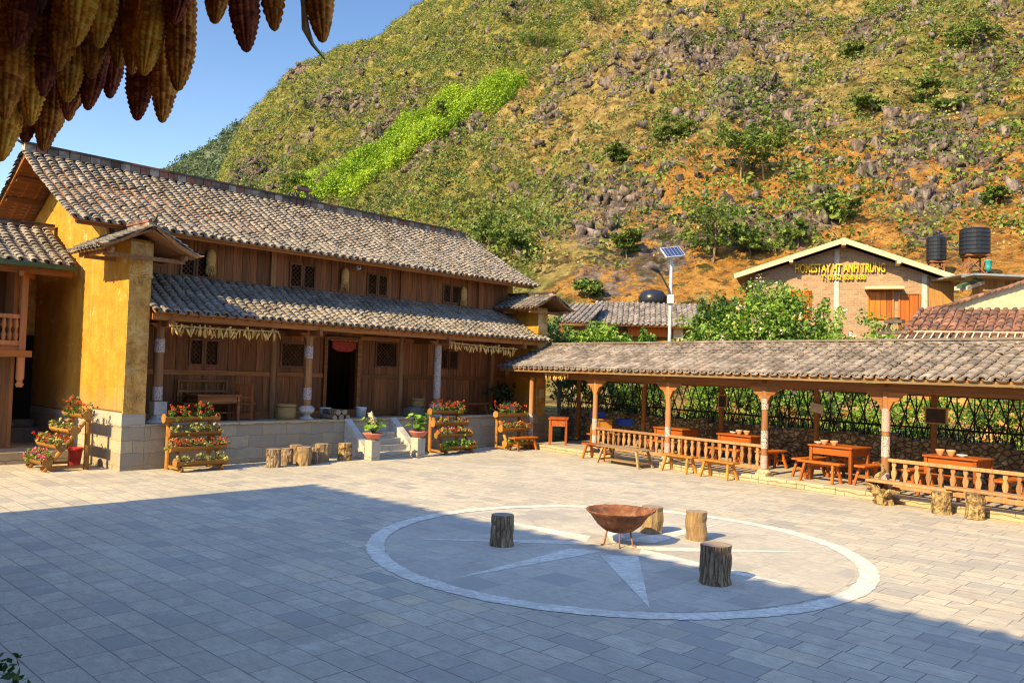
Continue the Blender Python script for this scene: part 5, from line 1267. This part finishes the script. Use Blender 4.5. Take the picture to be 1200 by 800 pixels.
bp = thing('potted_shrub', 'large dark green potted shrub on the veranda end by the pavilion', 'potted plant', HOUSE.w(vat(590, 478, .6), .6, VF), 0)
mb = MB(); mb.lathe([(.14, 0), (.2, .25), (.22, .3), (.18, .3)], 14); mb.build('pot', 'terracotta', bp, True)
mb = MB(); mb.tube([(0, 0, .2), (.03, .02, .6)], .02, 6); mb.build('stem', 'bark', bp)
cc_ = rng.normal(size=(34, 3)) * np.array([.2, .2, .15]) + np.array([0, 0, .72]); vs, qs, rr = leaf_cloud(cc_, np.full((34, 3), .1), 12, .1, rng.uniform(0, 1, 34)); np_mesh('leaves', 'leaf_dark', vs, qs, rr, bp)
mb = MB(); mb.box((0, 0, .2), (.3, .25, .4)); mb.box((0, .1, .48), (.3, .04, .3)); o = mb.build('white_chair', 'white_plastic', None, bevel=.02, loc=HOUSE.w(12.35, .55, VF)); o.rotation_euler.z = HOUSE.rz; tag(o, 'small white plastic chair at the right end of the veranda', 'chair')
mb = MB(); mb.box((0, 0, 0), (.22, .02, .28)); mb.box((0, -.013, .05), (.14, .004, .02)); mb.box((0, -.013, .0), (.16, .004, .02)); mb.box((0, -.013, -.05), (.12, .004, .02)); x_, z_ = HOUSE.on(635, 461, -.05); o = mb.build('wall_notice', 'card', None, loc=HOUSE.w(13.17, -.045, z_)); o.rotation_euler.z = HOUSE.rz; tag(o, 'small pale notice on the ochre pier by the pavilion', 'notice')
# red cloth over the door
t = thing('door_cloth', 'red cloth valance hung across the top of the dark doorway', 'cloth', HOUSE.w(6.36, 1.3, 2.98), HOUSE.rz)
mb = MB(); n_ = 24; w_ = .78; rows = [0, -.08, -.18, -.27, -.31]
vs = [V(-w_ / 2 + w_ * k / n_, -.02 + .025 * sin(k * 1.5) * (0.3 - z_), z_ * (1 - .35 * abs(2 * k / n_ - 1) ** 3 * (z_ < -.2))) for z_ in rows for k in range(n_ + 1)]
mb.add(vs, [(i * (n_ + 1) + k, i * (n_ + 1) + k + 1, (i + 1) * (n_ + 1) + k + 1, (i + 1) * (n_ + 1) + k) for i in range(4) for k in range(n_)]); o = mb.build('cloth', 'red_cloth', t, True); sm = o.modifiers.new('thick', 'SOLIDIFY'); sm.thickness = .008
mb = MB(); mb.tube([(-.45, -.02, .0), (.45, -.02, .0)], .012, 6); mb.build('rod', 'bamboo', t)
# straw bundles and a camera on the upper wall
for (u, v, lb) in ((247, 303, 'tan straw bundle hanging on the upper wall near the ochre pier'), (404, 323, 'tan straw bundle hanging on the upper wall beside the white camera'), (543, 344, 'tan straw bundle hanging at the right end of the upper wall')):
    x_, z_ = HOUSE.on(u, v, 1.28); t = thing('straw_bundle', lb, 'bundle', HOUSE.w(x_, 1.26, z_), HOUSE.rz, 'straw bundles on the upper wall')
    mb = MB(); mb.lathe([(.03, .22), (.09, .16), (.115, .06), (.12, -.06), (.105, -.16), (.08, -.26)], 14, sy=.7)
    for k in range(16): a = k * .4; mb.tube([(cos(a) * .1, sin(a) * .07, -.18), (cos(a) * .12, sin(a) * .08, -.3), (cos(a + .3) * .09, sin(a) * .07, -.3 - random.uniform(.02, .12))], .012, 4)
    mb.build('straw', 'straw', t); mb = MB(); mb.tube([(0, 0, .25), (0, .03, .5)], .008, 5); mb.build('string', 'rope', t)
x_, z_ = HOUSE.on(418, 314, 1.2); t = thing('security_camera', 'small white security camera under the main eave', 'camera', HOUSE.w(x_, 1.15, z_), HOUSE.rz - .4)
mb = MB(); mb.box((0, -.05, 0), (.1, .26, .1)); mb.build('housing', 'white_plastic', t, bevel=.015); mb = MB(); mb.tube([(0, -.18, 0), (0, -.2, 0)], .035, 10); mb.build('lens', 'black_plastic', t); mb = MB(); mb.bar((0, .05, .04), (0, .2, .1), .03, .03); mb.build('bracket', 'white_plastic', t)

# ------------------------------------------------------------------ corn hung to dry
def cob_mesh(name, mat, L, rad, rows=14, ker=24, seg=4, bend=.04):
    """one ear of corn: rows of domed kernels tapering to the tip (tip down)"""
    na_, nl = rows * seg, ker * 4; vs = np.zeros((nl + 1, na_, 3)); i = np.arange(nl + 1)[:, None]; k = np.arange(na_)[None]
    f = i / nl; prof = rad * np.clip(np.minimum(.78 + .5 * np.sqrt(np.clip(f * 3, 0, 1)) * .44, np.sqrt(np.clip((1 - f) * 3.2, 0.0, 1)) * .98 + .02), .03, 1)
    ka = np.abs(np.sin(pi * (k / seg))) ** .7; kl = np.abs(np.sin(pi * i * ker / nl + (k // seg % 2) * .4)) ** .7
    rr = prof * (1 + .24 * (ka * kl - .4) + .05 * (_h(k // seg, i * ker // nl, 3) - .5))
    a = 2 * pi * k / na_ + .25 * f
    vs[..., 0] = rr * np.cos(a) + bend * L * np.sin(f * 2); vs[..., 1] = rr * np.sin(a); vs[..., 2] = -L * f
    idx = np.arange((nl + 1) * na_).reshape(nl + 1, na_); q = np.stack([idx[:-1], np.roll(idx[:-1], -1, 1), np.roll(idx[1:], -1, 1), idx[1:]], -1).reshape(-1, 4)
    kr = _h((np.arange(nl)[:, None] * ker // nl) + 0 * np.arange(na_)[None], (np.arange(na_)[None] // seg) + 0 * np.arange(nl)[:, None], 77 + rows).ravel()
    o = np_mesh(name, mat, vs.reshape(-1, 3), q[:, ::-1], kr, smooth=True); return o
COBS = {}
for nm, L, rd in (('corn_gold', .2, .0205), ('corn_brown', .21, .02), ('corn_maroon', .18, .0195)):
    for v_ in range(2):
        me = cob_mesh('kernels', nm, L * (1 - .1 * v_), rd, 11 + 2 * v_, 21, 5); COBS[nm, v_] = (me.data, L * (1 - .1 * v_)); bpy.data.objects.remove(me)
mb = MB()
for k in range(7):
    a = k * .9; mb.quad(V(cos(a) * .012, sin(a) * .012, .0), V(cos(a + .8) * .012, sin(a + .8) * .012, 0), V(cos(a + .6) * .022, sin(a + .6) * .022, .05), V(cos(a + .2) * .018, sin(a + .2) * .018, .09 + .02 * (k % 3)))
mb.tube([(0, 0, -.005), (0, 0, .06), (.005, 0, .12)], .009, 6); hk = mb.build('husk', 'dry_husk'); HUSK = hk.data; bpy.data.objects.remove(hk)
BIG = [  # tip px, top px, distance, colour, how to know it
    (383, 52, 376, -36, 1.12, 'corn_brown', 'rightmost of the single corn cobs hanging against the sky'), (328, 34, 325, -42, 1.14, 'corn_brown', 'brown corn cob hanging alone between the dark maroon cob and the rightmost one'),
    (293, 62, 289, -30, 1.12, 'corn_maroon', 'dark maroon corn cob hanging alone against the blue sky'), (249, 23, 256, -62, 1.18, 'corn_brown', 'short brown cob tip hanging alone, just right of the big corn bunch'),
    (188, 145, 193, 58, 1.32, 'corn_brown', 'brown corn cob reaching lowest at the right end of the bunch'), (206, 100, 212, 0, 1.22, 'corn_brown', 'fat brown cob at the right end of the bunch, above the lowest tip'),
    (156, 139, 161, 55, 1.36, 'corn_maroon', 'dark pointed cob hanging low under the golden cob'), (172, 94, 188, -6, 1.2, 'corn_gold', 'bright golden cob at the right of the bunch'),
    (158, 95, 168, -8, 1.26, 'corn_brown', 'brown cob just left of the bright golden cob'), (199, 27, 216, -66, 1.2, 'corn_maroon', 'short dark cob at the top right of the bunch'),
    (135, 88, 142, -10, 1.28, 'corn_brown', 'long brown cob in the middle of the bunch'), (106, 132, 122, 40, 1.38, 'corn_maroon', 'dark red cob in the lower middle of the bunch'),
    (109, 101, 118, 6, 1.3, 'corn_brown', 'brown cob with knobbly tip above the dark red one'), (83, 154, 90, 74, 1.42, 'corn_brown', 'slim cob with thread-like tip in the lower bunch'),
    (72, 140, 80, 52, 1.36, 'corn_maroon', 'dark reddish cob left of the slim cob'), (47, 171, 58, 84, 1.42, 'corn_brown', 'cob pointing down left among the lowest of the bunch'),
    (37, 151, 41, 52, 1.3, 'corn_gold', 'pale tan cob standing out on the left of the bunch'), (62, 162, 66, 80, 1.46, 'corn_brown', 'low brown cob between the tan cob and the slim one'),
    (4, 186, 20, 92, 1.3, 'corn_gold', 'yellowish cob at the very left edge, lowest of all'), (26, 162, 30, 70, 1.42, 'corn_maroon', 'dark cob behind the tan one near the left edge'),
    (66, 74, 84, -24, 1.24, 'corn_brown', 'brown cob slanting left in the upper bunch'), (90, 54, 106, -44, 1.18, 'corn_gold', 'golden cob in the upper middle of the bunch'),
    (16, 68, 34, -26, 1.2, 'corn_maroon', 'dark cob at the upper left of the bunch'), (2, 142, 12, 48, 1.24, 'corn_brown', 'reddish brown cob cut by the left edge of the photo'),
    (50, 112, 56, 16, 1.3, 'corn_maroon', 'dark cob in the upper left of the bunch behind the tan one'), (90, 134, 97, 48, 1.42, 'corn_maroon', 'dark cob between the slim cob and the dark red one'),
    (76, 128, 86, 34, 1.34, 'corn_gold', 'orange tinted cob in the lower left of the bunch'), (132, 122, 140, 34, 1.42, 'corn_maroon', 'maroon cob behind the long brown one'),
    (118, 60, 130, -40, 1.22, 'corn_gold', 'golden cob near the top middle of the bunch'), (148, 50, 160, -50, 1.3, 'corn_brown', 'brown cob at the top right middle, partly behind others'),
    (180, 40, 196, -60, 1.3, 'corn_brown', 'brown cob at the top right behind the golden one'), (40, 40, 58, -60, 1.3, 'corn_brown', 'brown cob at the top left behind others'),
    (22, 118, 30, 20, 1.36, 'corn_brown', 'brown cob in the left of the bunch behind the tan one'), (104, 20, 120, -76, 1.36, 'corn_maroon', 'dark cob at the very top of the bunch'), (66, 30, 76, -60, 1.38, 'corn_maroon', 'dark cob at the top left, deep in the bunch'),
    (172, 118, 178, 30, 1.4, 'corn_maroon', 'dark cob deep behind the golden cob'), (58, 140, 62, 52, 1.5, 'corn_maroon', 'shaded cob deep in the lower bunch')]
for (tu, tv, pu, pv, dist, mt, lb) in BIG:
    dist *= 1.03; a, b = atd(tu, tv, dist), atd(pu, pv, dist + random.uniform(-.02, .05)); v_ = random.randrange(2); me, L = COBS[mt, v_]
    d = (a - b).normalized(); Lx = (a - b).length; base = a - d * L
    t = thing('corn_cob', lb, 'corn cob', base, 0, 'corn cobs drying under the near eave'); t.rotation_euler = (-d).to_track_quat('Z', 'Y').to_euler(); t.scale = (random.uniform(.92, 1.06),) * 3
    for nm, me_ in (('kernels', me), ('husk', HUSK)):
        o = bpy.data.objects.new(nm, me_); COL.objects.link(o); o.parent = t; o.rotation_euler.z = random.uniform(0, 6)
mb = MB(); a = atd(362, -5, 1.15); pts = [atd(354, -20, 1.15), atd(356, 10, 1.15), atd(358, 34, 1.15), atd(366, 52, 1.16), atd(381, 70, 1.17)]
mb.tube(pts, [.006, .004, .006, .003, .0015], 5); tag(mb.build('husk_strip', 'dry_husk'), 'thin curled husk strip hanging left of the rightmost single cob', 'husk')
pp = [atd(u, v, d_) for u, v, d_ in ((460, -75, 1.1), (250, -95, 1.2), (80, -40, 1.35), (-80, 30, 1.5))]
mb = MB(); mb.tube(pp, .02, 8); tag(mb.build('corn_pole', 'bamboo'), 'bamboo pole above the frame that carries the near corn', 'pole')
# strings of corn on the house and the pavilion
def small_ear():
    mb = MB(); mb.lathe([(.012, 0), (.022, -.03), (.024, -.09), (.018, -.15), (.004, -.185)], 7)
    for k in range(3): mb.quad((-.012, 0, 0), (.012, .004 * k, 0), (.016 * (k - 1) + .01, .01, .07), (.016 * (k - 1) - .01, 0, .07))
    o = mb.build('corn_ear', 'corn_yellow', None, True); me = o.data; bpy.data.objects.remove(o); return me
EAR = [small_ear() for _ in range(3)]
def garland(label, A, B, nE, rz, sag=.02):
    A, B = Vector(A), Vector(B); t = thing('corn_garland', label, 'corn garland', A, 0, 'strings of corn under the eaves'); d = B - A
    mb = MB(); mb.tube([V(0, 0, .05), d * .5 + V(0, 0, .05 - sag), d + V(0, 0, .05)], .016, 6); mb.build('pole', 'bamboo', t)
    for k in range(nE):
        f = (k + random.uniform(.1, .9)) / nE; o = bpy.data.objects.new('corn_ear', EAR[k % 3]); COL.objects.link(o); o.parent = t
        o.location = d * f + V(random.uniform(-.03, .03), random.uniform(-.03, .03), random.uniform(-.03, .05)); o.rotation_euler = (random.uniform(-.5, .5), random.uniform(-.5, .5), random.uniform(0, 6)); s_ = random.uniform(.75, 1.1); o.scale = (s_,) * 3
def hp(u, v, y_): x_, z_ = HOUSE.on(u, v, y_); return HOUSE.w(x_, y_, z_)
def pp_(u, v, y_): x_, z_ = PAV.on(u, v, y_); return PAV.w(x_, y_, z_)
garland('long string of yellow corn under the left half of the house eave', hp(200, 384, -.16), hp(326, 391, -.16), 58, 0)
garland('string of yellow corn under the right end of the house eave', hp(527, 403, -.16), hp(606, 411, -.16), 40, 0)
garland('short string of corn under the left corner of the pavilion roof', pp_(638, 440, -.55), pp_(666, 440, -.55), 12, 0)
mb = MB(); mb.tube([hp(326, 392, -.16), hp(352, 396, -.1)], .014, 6); 

# ------------------------------------------------------------------ greenery and houses behind the pavilion
def crown_thing(u, v_top, v_bot, wpx, dist, name, label, mat, k, lf, bl=None, group='trees behind the pavilion', lobes=12):
    p = atd(u, v_top, dist); pxm = dist / F_PX; h = p.z; w_ = wpx * pxm * 1.25
    return tree(name, label, V(p.x, p.y, .0), h, w_, mat, k, lf, group, lobes=lobes, crown0=.3, bl=bl, depth=w_ * .7)
crown_thing(885, 334, 400, 110, 27.5, 'blossom_tree', 'tallest bright green tree with pale blossom, left half of the crown below the brick gable', 'leaf_bright', 17000, .12, ('petal_cream', 120), lobes=26)
crown_thing(978, 358, 400, 132, 27, 'blossom_tree', 'bright green tree with pale blossom right below the yellow lettering', 'leaf_bright', 15000, .12, ('petal_cream', 110), lobes=24)
crown_thing(835, 352, 400, 70, 28.5, 'green_tree', 'smaller green tree just right of the lamp pole', 'leaf_mid', 8000, .13, ('petal_cream', 10), lobes=12)
for i, (u, v, w_, m_, lb) in enumerate(((662, 371, 70, 'leaf_mid', 'green shrub tree by the right pier roof, leftmost of three above the pavilion'), (705, 375, 74, 'leaf_bright', 'bright green shrub tree in the middle of three above the pavilion'), (752, 379, 66, 'leaf_bright', 'bright green shrub tree just left of the lamp pole'))):
    crown_thing(u, v, 405, w_, 31, 'shrub_tree', lb, m_, 6500, .13, ('leaf_pale', 8), lobes=11)
for i, (s_, h) in enumerate(((-1.2, 2.6), (.6, 2.2), (2.4, 2.3), (4.2, 2.2), (6., 2.3), (7.9, 2.0), (9.8, 2.1), (11.4, 2.5), (13.0, 2.4), (14.6, 2.5))):
    nm = ('first', 'second', 'third', 'fourth', 'fifth', 'sixth', 'seventh', 'eighth', 'ninth', 'tenth')[i]
    tree('hedge_shrub', f'green shrub behind the lattice fence, {nm} from the left', PAV.w(s_, 5.7 + .5 * (i % 2)), h + .25, 2.7, 'leaf_bright' if i % 3 else 'leaf_mid', 4600, .095, 'shrubs behind the lattice fence', lobes=9, crown0=.12)
# brick guest house with the yellow lettering
D0 = 36.; pk = atd(988, 283, D0); ax = math.atan2(pk.x, pk.y)
GH = thing('brick_guest_house', 'brick gable house with cream verge boards and yellow lettering', 'house', (pk.x, pk.y, 0), -ax + .04)
def gl(u, v, yoff=0.):
    d = ray(u, v); o = Vector((pk.x, pk.y, 0)); rz = -ax + .04; n_ = V(-sin(rz), cos(rz), 0); k = ((o + n_ * yoff) - V(0, 0, CAM_H)).dot(n_) / d.dot(n_)
    q = V(0, 0, CAM_H) + d * k - o; return q.dot(V(cos(rz), sin(rz), 0)), q.z
xl, zl = gl(862, 326); xr, zr = gl(1126, 331); zp = gl(988, 285)[1]; xw0 = gl(884, 340)[0]; xw1 = gl(1088, 350)[0]
def roofz(x_): return zp + (zl - zp) * (x_ / xl) if x_ < 0 else zp + (zr - zp) * (x_ / xr)
mb = MB(); poly = [(xw0, 0), (xw1, 0), (xw1, roofz(xw1) - .12), (0, zp - .12), (xw0, roofz(xw0) - .12)]; mb.prism(poly, 0, 7.5); mb.build('brick_wall', 'brick_wall', GH)
bm_ = MB(); bm_.prism([(xw1 + .01, 0), (xr - .25, 0), (xr - .25, roofz(xr - .25) - .13), (xw1 + .01, roofz(xw1) - .13)], .06, 7); bm_.build('plank_wall', 'shed_plank', GH)
for sgn, (xe, ze) in ((-1, (xl, zl)), (1, (xr, zr))):
    a, b = V(0, -.75, zp), V(xe, -.75, ze); mb = MB(); mb.bar(a, b, .12, .21, (0, 0, 1)); mb.build('verge_board', 'cream_paint', GH)
    mb = MB(); us = (b - a); vs = [V(0, -.7, zp + .03), V(xe, -.7, ze + .03), V(xe, 7.6, ze + .03), V(0, 7.6, zp + .03)]; vs = vs + [p + V(0, 0, .1) for p in vs]
    mb.add(vs, [(3, 2, 1, 0), (4, 5, 6, 7), (0, 1, 5, 4), (1, 2, 6, 5), (2, 3, 7, 6), (3, 0, 4, 7)]); mb.build('roof', 'roof_tile_far', GH)
    mb = MB(); x_ = xe * .47; mb.box((x_, -.41, roofz(x_) - .1), (.16, .84, .22)); mb.build('purlin_end', 'cream_paint', GH)
mb = MB(); mb.box((0, -.41, zp - .05), (.18, .84, .3)); mb.build('purlin_end', 'cream_paint', GH)
for u in (980, 1083):
    x_ = gl(u, 350)[0]; mb = MB(); zt = roofz(x_) - .2; mb.box((x_, -.012, zt / 2), (.2, .03, zt)); mb.build('concrete_strip', 'concrete', GH)
def opening(name, u0, v0, u1, v1, mat, panes=2):
    x0, z1 = gl(u0, v0); x1, z0 = gl(u1, v1); mb = MB(); w_ = (x1 - x0)
    for (a, b) in ((x0, x0 + .06), (x1 - .06, x1)): mb.box(((a + b) / 2, -.03, (z0 + z1) / 2), (b - a, .09, z1 - z0))
    mb.box(((x0 + x1) / 2, -.03, z1 - .03), (w_ - .12, .09, .06)); mb.box(((x0 + x1) / 2, -.03, z0 + .03), (w_ - .12, .09, .06)); f = mb.build(name, 'amber_wood', GH)
    mb = MB()
    for k in range(panes): ww = (w_ - .14) / panes; mb.box((x0 + .07 + ww * (k + .5), -.02, (z0 + z1) / 2), (ww - .02, .05, z1 - z0 - .12))
    mb.build('shutter', mat, f); return x0, x1, z0, z1
x0, x1, z0, z1 = opening('window', 1017, 341, 1047, 374, 'amber_wood', 4)
opening('window', 922, 340, 950, 375, 'amber_wood', 3)
opening('door', 1053, 344, 1078, 392, 'amber_wood', 2)
a_ = gl(1013, 339); b_ = gl(1058, 339); mb = MB(); mb.box(((a_[0] + b_[0]) / 2, -.3, a_[1] + .02), (b_[0] - a_[0], .6, .12)); mb.build('canopy_slab', 'cream_paint', GH)
def lettering(txt, u0, u1, v0, v1, name):
    x0, zt = gl(u0, v0); x1, zb = gl(u1, v1); cu = bpy.data.curves.new(name, 'FONT'); cu.body = txt; cu.size = 1; cu.extrude = .04; cu.offset = .02 if len(txt) > 18 else .006
    o = bpy.data.objects.new(name, cu); COL.objects.link(o); bpy.context.view_layer.update(); me = bpy.data.meshes.new_from_object(o.evaluated_get(bpy.context.evaluated_depsgraph_get())); bpy.data.objects.remove(o)
    xs = [p.co.x for p in me.vertices]; ys = [p.co.y for p in me.vertices]; ww, hh = max(xs) - min(xs), max(ys) - min(ys)
    for p in me.vertices:
        x_, y_, z_ = p.co; p.co = (x0 + (x_ - min(xs)) / ww * (x1 - x0), -.09 - z_, zb + (y_ - min(ys)) / hh * (zt - zb) + (gl(u0, v1)[1] - gl(u0, v1)[1]))
    me.materials.clear(); me.materials.append(MAT['yellow_letter']); o = bpy.data.objects.new(name, me); COL.objects.link(o); o.parent = GH; return o
lettering('HOMESTAY HT ANH TRUNG', 932, 1037, 309.7, 319.2, 'yellow_lettering')
lettering('T: 0352 838 688', 962, 1014, 322.3, 328, 'phone_lettering')
# far grey-roofed house
MH = thing('grey_roofed_house', 'far low house with long grey tiled roof and orange wooden front', 'house', (0, 0, 0), 0)
e0, e1 = atd(700, 378, 44), atd(822, 372, 44); r0_, r1_ = atd(708, 357, 48), atd(816, 353.5, 48)
def roof_quad(name, a, b, c, d, parent, mat='roof_tile_far', sp=.3):
    ux = (b - a); us = ((d - a) + (c - b)) * .5; tiled(parent, name, a, ux, ux.length, us, us.length, mat, sp, .5, .0, .09); slab(parent, name + '_boards', a, ux, ux.length, us, us.length, .08, 'dark_wood_beam', .01)
e1.z = e0.z; r0_.z = r1_.z
roof_quad('roof', atd(694, 379, 44), V(atd(826, 373, 44).x, 44, atd(694, 379, 44).z), r1_, atd(704, 357, 48), MH)
e2 = atd(694, 379, 44); x2 = atd(820, 373, 44).x
mb = MB(); mb.box(((e2.x + x2) / 2, 45.2, e2.z / 2 - .1), (x2 - e2.x - .4, .2, e2.z - .3)); mb.build('front_wall', 'dark_wood_beam', MH)
q0, q1 = atd(736, 384, 44.9), atd(788, 392, 44.9); mb = MB(); mb.box(((q0.x + q1.x) / 2, 44.95, q1.z + .1), (q1.x - q0.x, .12, .5)); mb.build('orange_panel', 'amber_wood', MH)
mb = MB(); q0 = atd(795, 390, 44.6); mb.box((q0.x, 44.8, q0.z - .6), (.5, .5, 2.0)); mb.build('pier', 'lime_plaster', MH)
q0 = atd(808, 390, 45); mb = MB(); mb.box((q0.x + .2, 45.6, q0.z - 1.0), (1.5, .6, 2.6)); mb.build('end_wall', 'old_earth', MH)
mb = MB(); mb.box((0, 0, 0), (.1, .1, .1)) if False else None
MH2 = thing('grey_roofed_shed', 'smaller grey tiled roof to the left of the long far roof', 'house', (0, 0, 0), 0)
a = atd(648, 377, 42); b = atd(688, 379, 42); b.z = a.z; roof_quad('roof', a, b, atd(712, 356, 46), atd(668, 357, 46), MH2)
mb = MB(); mb.box(((a.x + b.x) / 2 + .3, 43.2, a.z / 2), (b.x - a.x - .3, .2, a.z - .2)); mb.build('wall', 'dark_wood_beam', MH2)
q0 = atd(765, 349, 49); t = thing('black_tank', 'round black tank lying behind the far grey roof ridge', 'water tank', (q0.x, q0.y, q0.z - .75), 0)
mb = MB(); mb.lathe([(.3, 0), (.72, .15), (.86, .5), (.86, .8), (.6, 1.15), (.2, 1.25)], 18); mb.build('tank_body', 'black_plastic', t, True); mb = MB(); mb.tube([(.75, -.5, .9), (1., -.5, .75)], .1, 8); mb.build('spout', 'black_plastic', t)
# solar street lamp
q0 = atd(787, 300, 26); SL = thing('solar_street_lamp', 'white pole street lamp with tilted solar panel', 'street lamp', (q0.x, q0.y, 0), 0)
mb = MB(); mb.tube([(0, 0, 0), (0, 0, q0.z)], [.065, .045], 12); mb.build('pole', 'lamp_white', SL, True)
mb = MB(); mb.box((0, 0, 0), (.72, .04, .44)); pn = mb.build('solar_panel', 'lamp_white', SL, loc=(.02, -.05, q0.z + .12)); pn.rotation_euler = (R(-42), R(-10), R(24))
mb = MB(); mb.box((0, -.024, 0), (.68, .006, .40)); pc = mb.build('cells', 'pod_panel', pn)
zz = atd(788, 338, 26).z; mb = MB(); mb.tube([(0, -.06, zz - .3), (-.1, -.1, zz + .0), (-.35, -.25, zz + .38), (-.45, -.3, zz + .48)], .028, 8); mb.build('arm', 'lamp_dark', SL)
mb = MB(); mb.tube([(-.43, -.29, zz + .48), (-.55, -.36, zz + .56), (-.68, -.44, zz + .6), (-.74, -.48, zz + .59)], [.05, .085, .085, .04], 8); mb.build('lamp_head', 'lamp_dark', SL, True)
mb = MB(); mb.box((0, -.02, zz - .35), (.2, .2, .3)); mb.build('battery_box', 'lamp_white', SL, bevel=.02)
# red-tiled house on the right, cream gable behind it, plank shed and water tanks
RH = thing('red_tiled_house', 'low house with reddish brown tiled roof at the right edge', 'house', (0, 0, 0), 0)
a = atd(1050, 404, 23); b = atd(1260, 402, 21.5); b.z = a.z; d_ = atd(1080, 362, 26.5); c = d_ + (b - a)
roof_quad('roof', a, b, c, d_, RH, 'roof_tile_red', .24)
mb = MB(); m0 = (a + b) / 2; mb.box((m0.x + .3, m0.y + 1.6, a.z / 2), (b.x - a.x - .5, .2, a.z)); mb.build('wall', 'old_earth', RH)
mb = MB(); L_ = (b - a)
for k in range(22):                                 # pale mortar lines along the lowest courses
    p0 = a + L_ * (k / 21.) + V(.01, 0, .12); us = (d_ - a).normalized(); mb.bar(p0, p0 + us * .95, .035, .03)
p1 = a + (d_ - a) * .26 + V(0, 0, .1); mb.bar(p1, p1 + L_, .04, .03); mb.build('mortar_line', 'lime_plaster', RH)
CG = thing('cream_gable_house', 'pale plastered gable with tiled coping behind the reddish roof', 'house', (0, 0, 0), 0)
def pt(u, v, d): return atd(u, v, d)
pts = [(1083, 372), (1083, 365), (1120, 357), (1150, 347), (1185, 337), (1230, 322), (1230, 372)]; P3 = [pt(u, v, 29.) for u, v in pts]
mb = MB(); vs = [V(p.x, 29, p.z if i not in (0, 6) else 0) for i, p in enumerate(P3)]; mb.add(vs + [p + V(0, .3, 0) for p in vs], [tuple(range(7))[::-1], tuple(range(7, 14))] + [(k, (k + 1) % 7, (k + 1) % 7 + 7, k + 7) for k in range(7)]); mb.build('gable_wall', 'lime_plaster', CG)
mb = MB()
for k in range(1, 5):
    p0, p1 = vs[k], vs[k + 1]; n_ = max(2, int((p1 - p0).length / .22))
    for q in range(n_): m0 = p0 + (p1 - p0) * (q / n_); m1 = p0 + (p1 - p0) * ((q + 1.08) / n_); mb.bar(m0 + V(0, .1, .04), m1 + V(0, .1, .07), .55, .06)
mb.build('coping_tiles', 'roof_tile_red', CG)
SHD = thing('plank_shed', 'plank-walled shed with sheet metal roof and green gutter at the right', 'shed', (0, 0, 0), 0)
a, b = pt(1140, 352, 33), pt(1240, 352, 33); zt = pt(1140, 326, 33).z; boards(SHD, 'plank_wall', a.x, b.x, 33, 0, zt, 'shed_plank', (), .12, .2)
mb = MB(); p0, p1 = pt(1134, 322.5, 32), pt(1240, 327, 32); mb.bar(p0, p1, .9, .08, (0, 0, 1)); mb.bar(p0 + V(0, 2.2, .1), p1 + V(0, 2.2, .1), 3.4, .06, (0, 0, 1)); mb.build('metal_roof', 'sheet_metal', SHD)
mb = MB(); mb.bar(pt(1124, 336, 32), pt(1147, 327, 33), .2, .12); mb.build('gutter', 'green_trim', SHD)
mb = MB(); mb.bar(pt(1126, 338, 32.3), pt(1147, 331, 33.2), .5, .14); mb.build('roof_edge', 'concrete', SHD)
def tank(label, u, vt, vb, wpx, d, stand_v=None):
    p0, p1 = atd(u, vb, d), atd(u, vt, d); h = p1.z - p0.z; r_ = wpx * d / F_PX / 2
    t = thing('water_tank', label, 'water tank', (p0.x, p0.y, p0.z), 0, 'black water tanks on the slope'); mb = MB(); pr = [(r_ * .97, 0)]
    for k in range(6): z_ = h * (.04 + .145 * k); pr += [(r_, z_), (r_, z_ + h * .1), (r_ * .955, z_ + h * .12), (r_ * .955, z_ + h * .135)]
    pr += [(r_ * .99, h * .92), (r_ * .8, h * .97), (r_ * .2, h), (r_ * .18, h * 1.02)]; mb.lathe(pr, 22); mb.build('tank_body', 'black_plastic', t, False)
    mb = MB(); st_ = atd(u, stand_v, d).z - p0.z
    for k in range(4): a = k * pi / 2 + .6; mb.bar((cos(a) * r_ * .8, sin(a) * r_ * .8, -.1), (cos(a) * r_ * .95, sin(a) * r_ * .95, st_ - .8), .07, .07); mb.bar((cos(a) * r_, sin(a) * r_, -.06), (cos(a + pi / 2) * r_, sin(a + pi / 2) * r_, -.06), .08, .08); mb.bar((cos(a) * r_ * .85, sin(a) * r_ * .85, -.15), (cos(a + pi / 2) * r_ * .9, sin(a + pi / 2) * r_ * .9, st_), .05, .05)
    mb.build('stand', 'rusty_iron', t)
tank('smaller black ribbed water tank, left of the two on the slope', 1097, 277, 306, 22, 46, 316)
tank('larger black ribbed water tank on a rusty frame at the right', 1142, 267, 299, 33, 44, 324)
q0 = pt(1158, 318, 43); pot('blue_jug', 'blue-green jug standing under the larger water tank', q0, .17, .6, 'blue_cyan', None, 'jug')
# the leafy plant that pokes into the bottom left corner
q0 = atd(-12, 818, 3.2); tree('leafy_shrub', 'dark leafy shrub tip in the bottom left corner', V(q0.x - .05, q0.y, 0), q0.z + .12, .46, 'leaf_corner', 1500, .045, None, lobes=8)
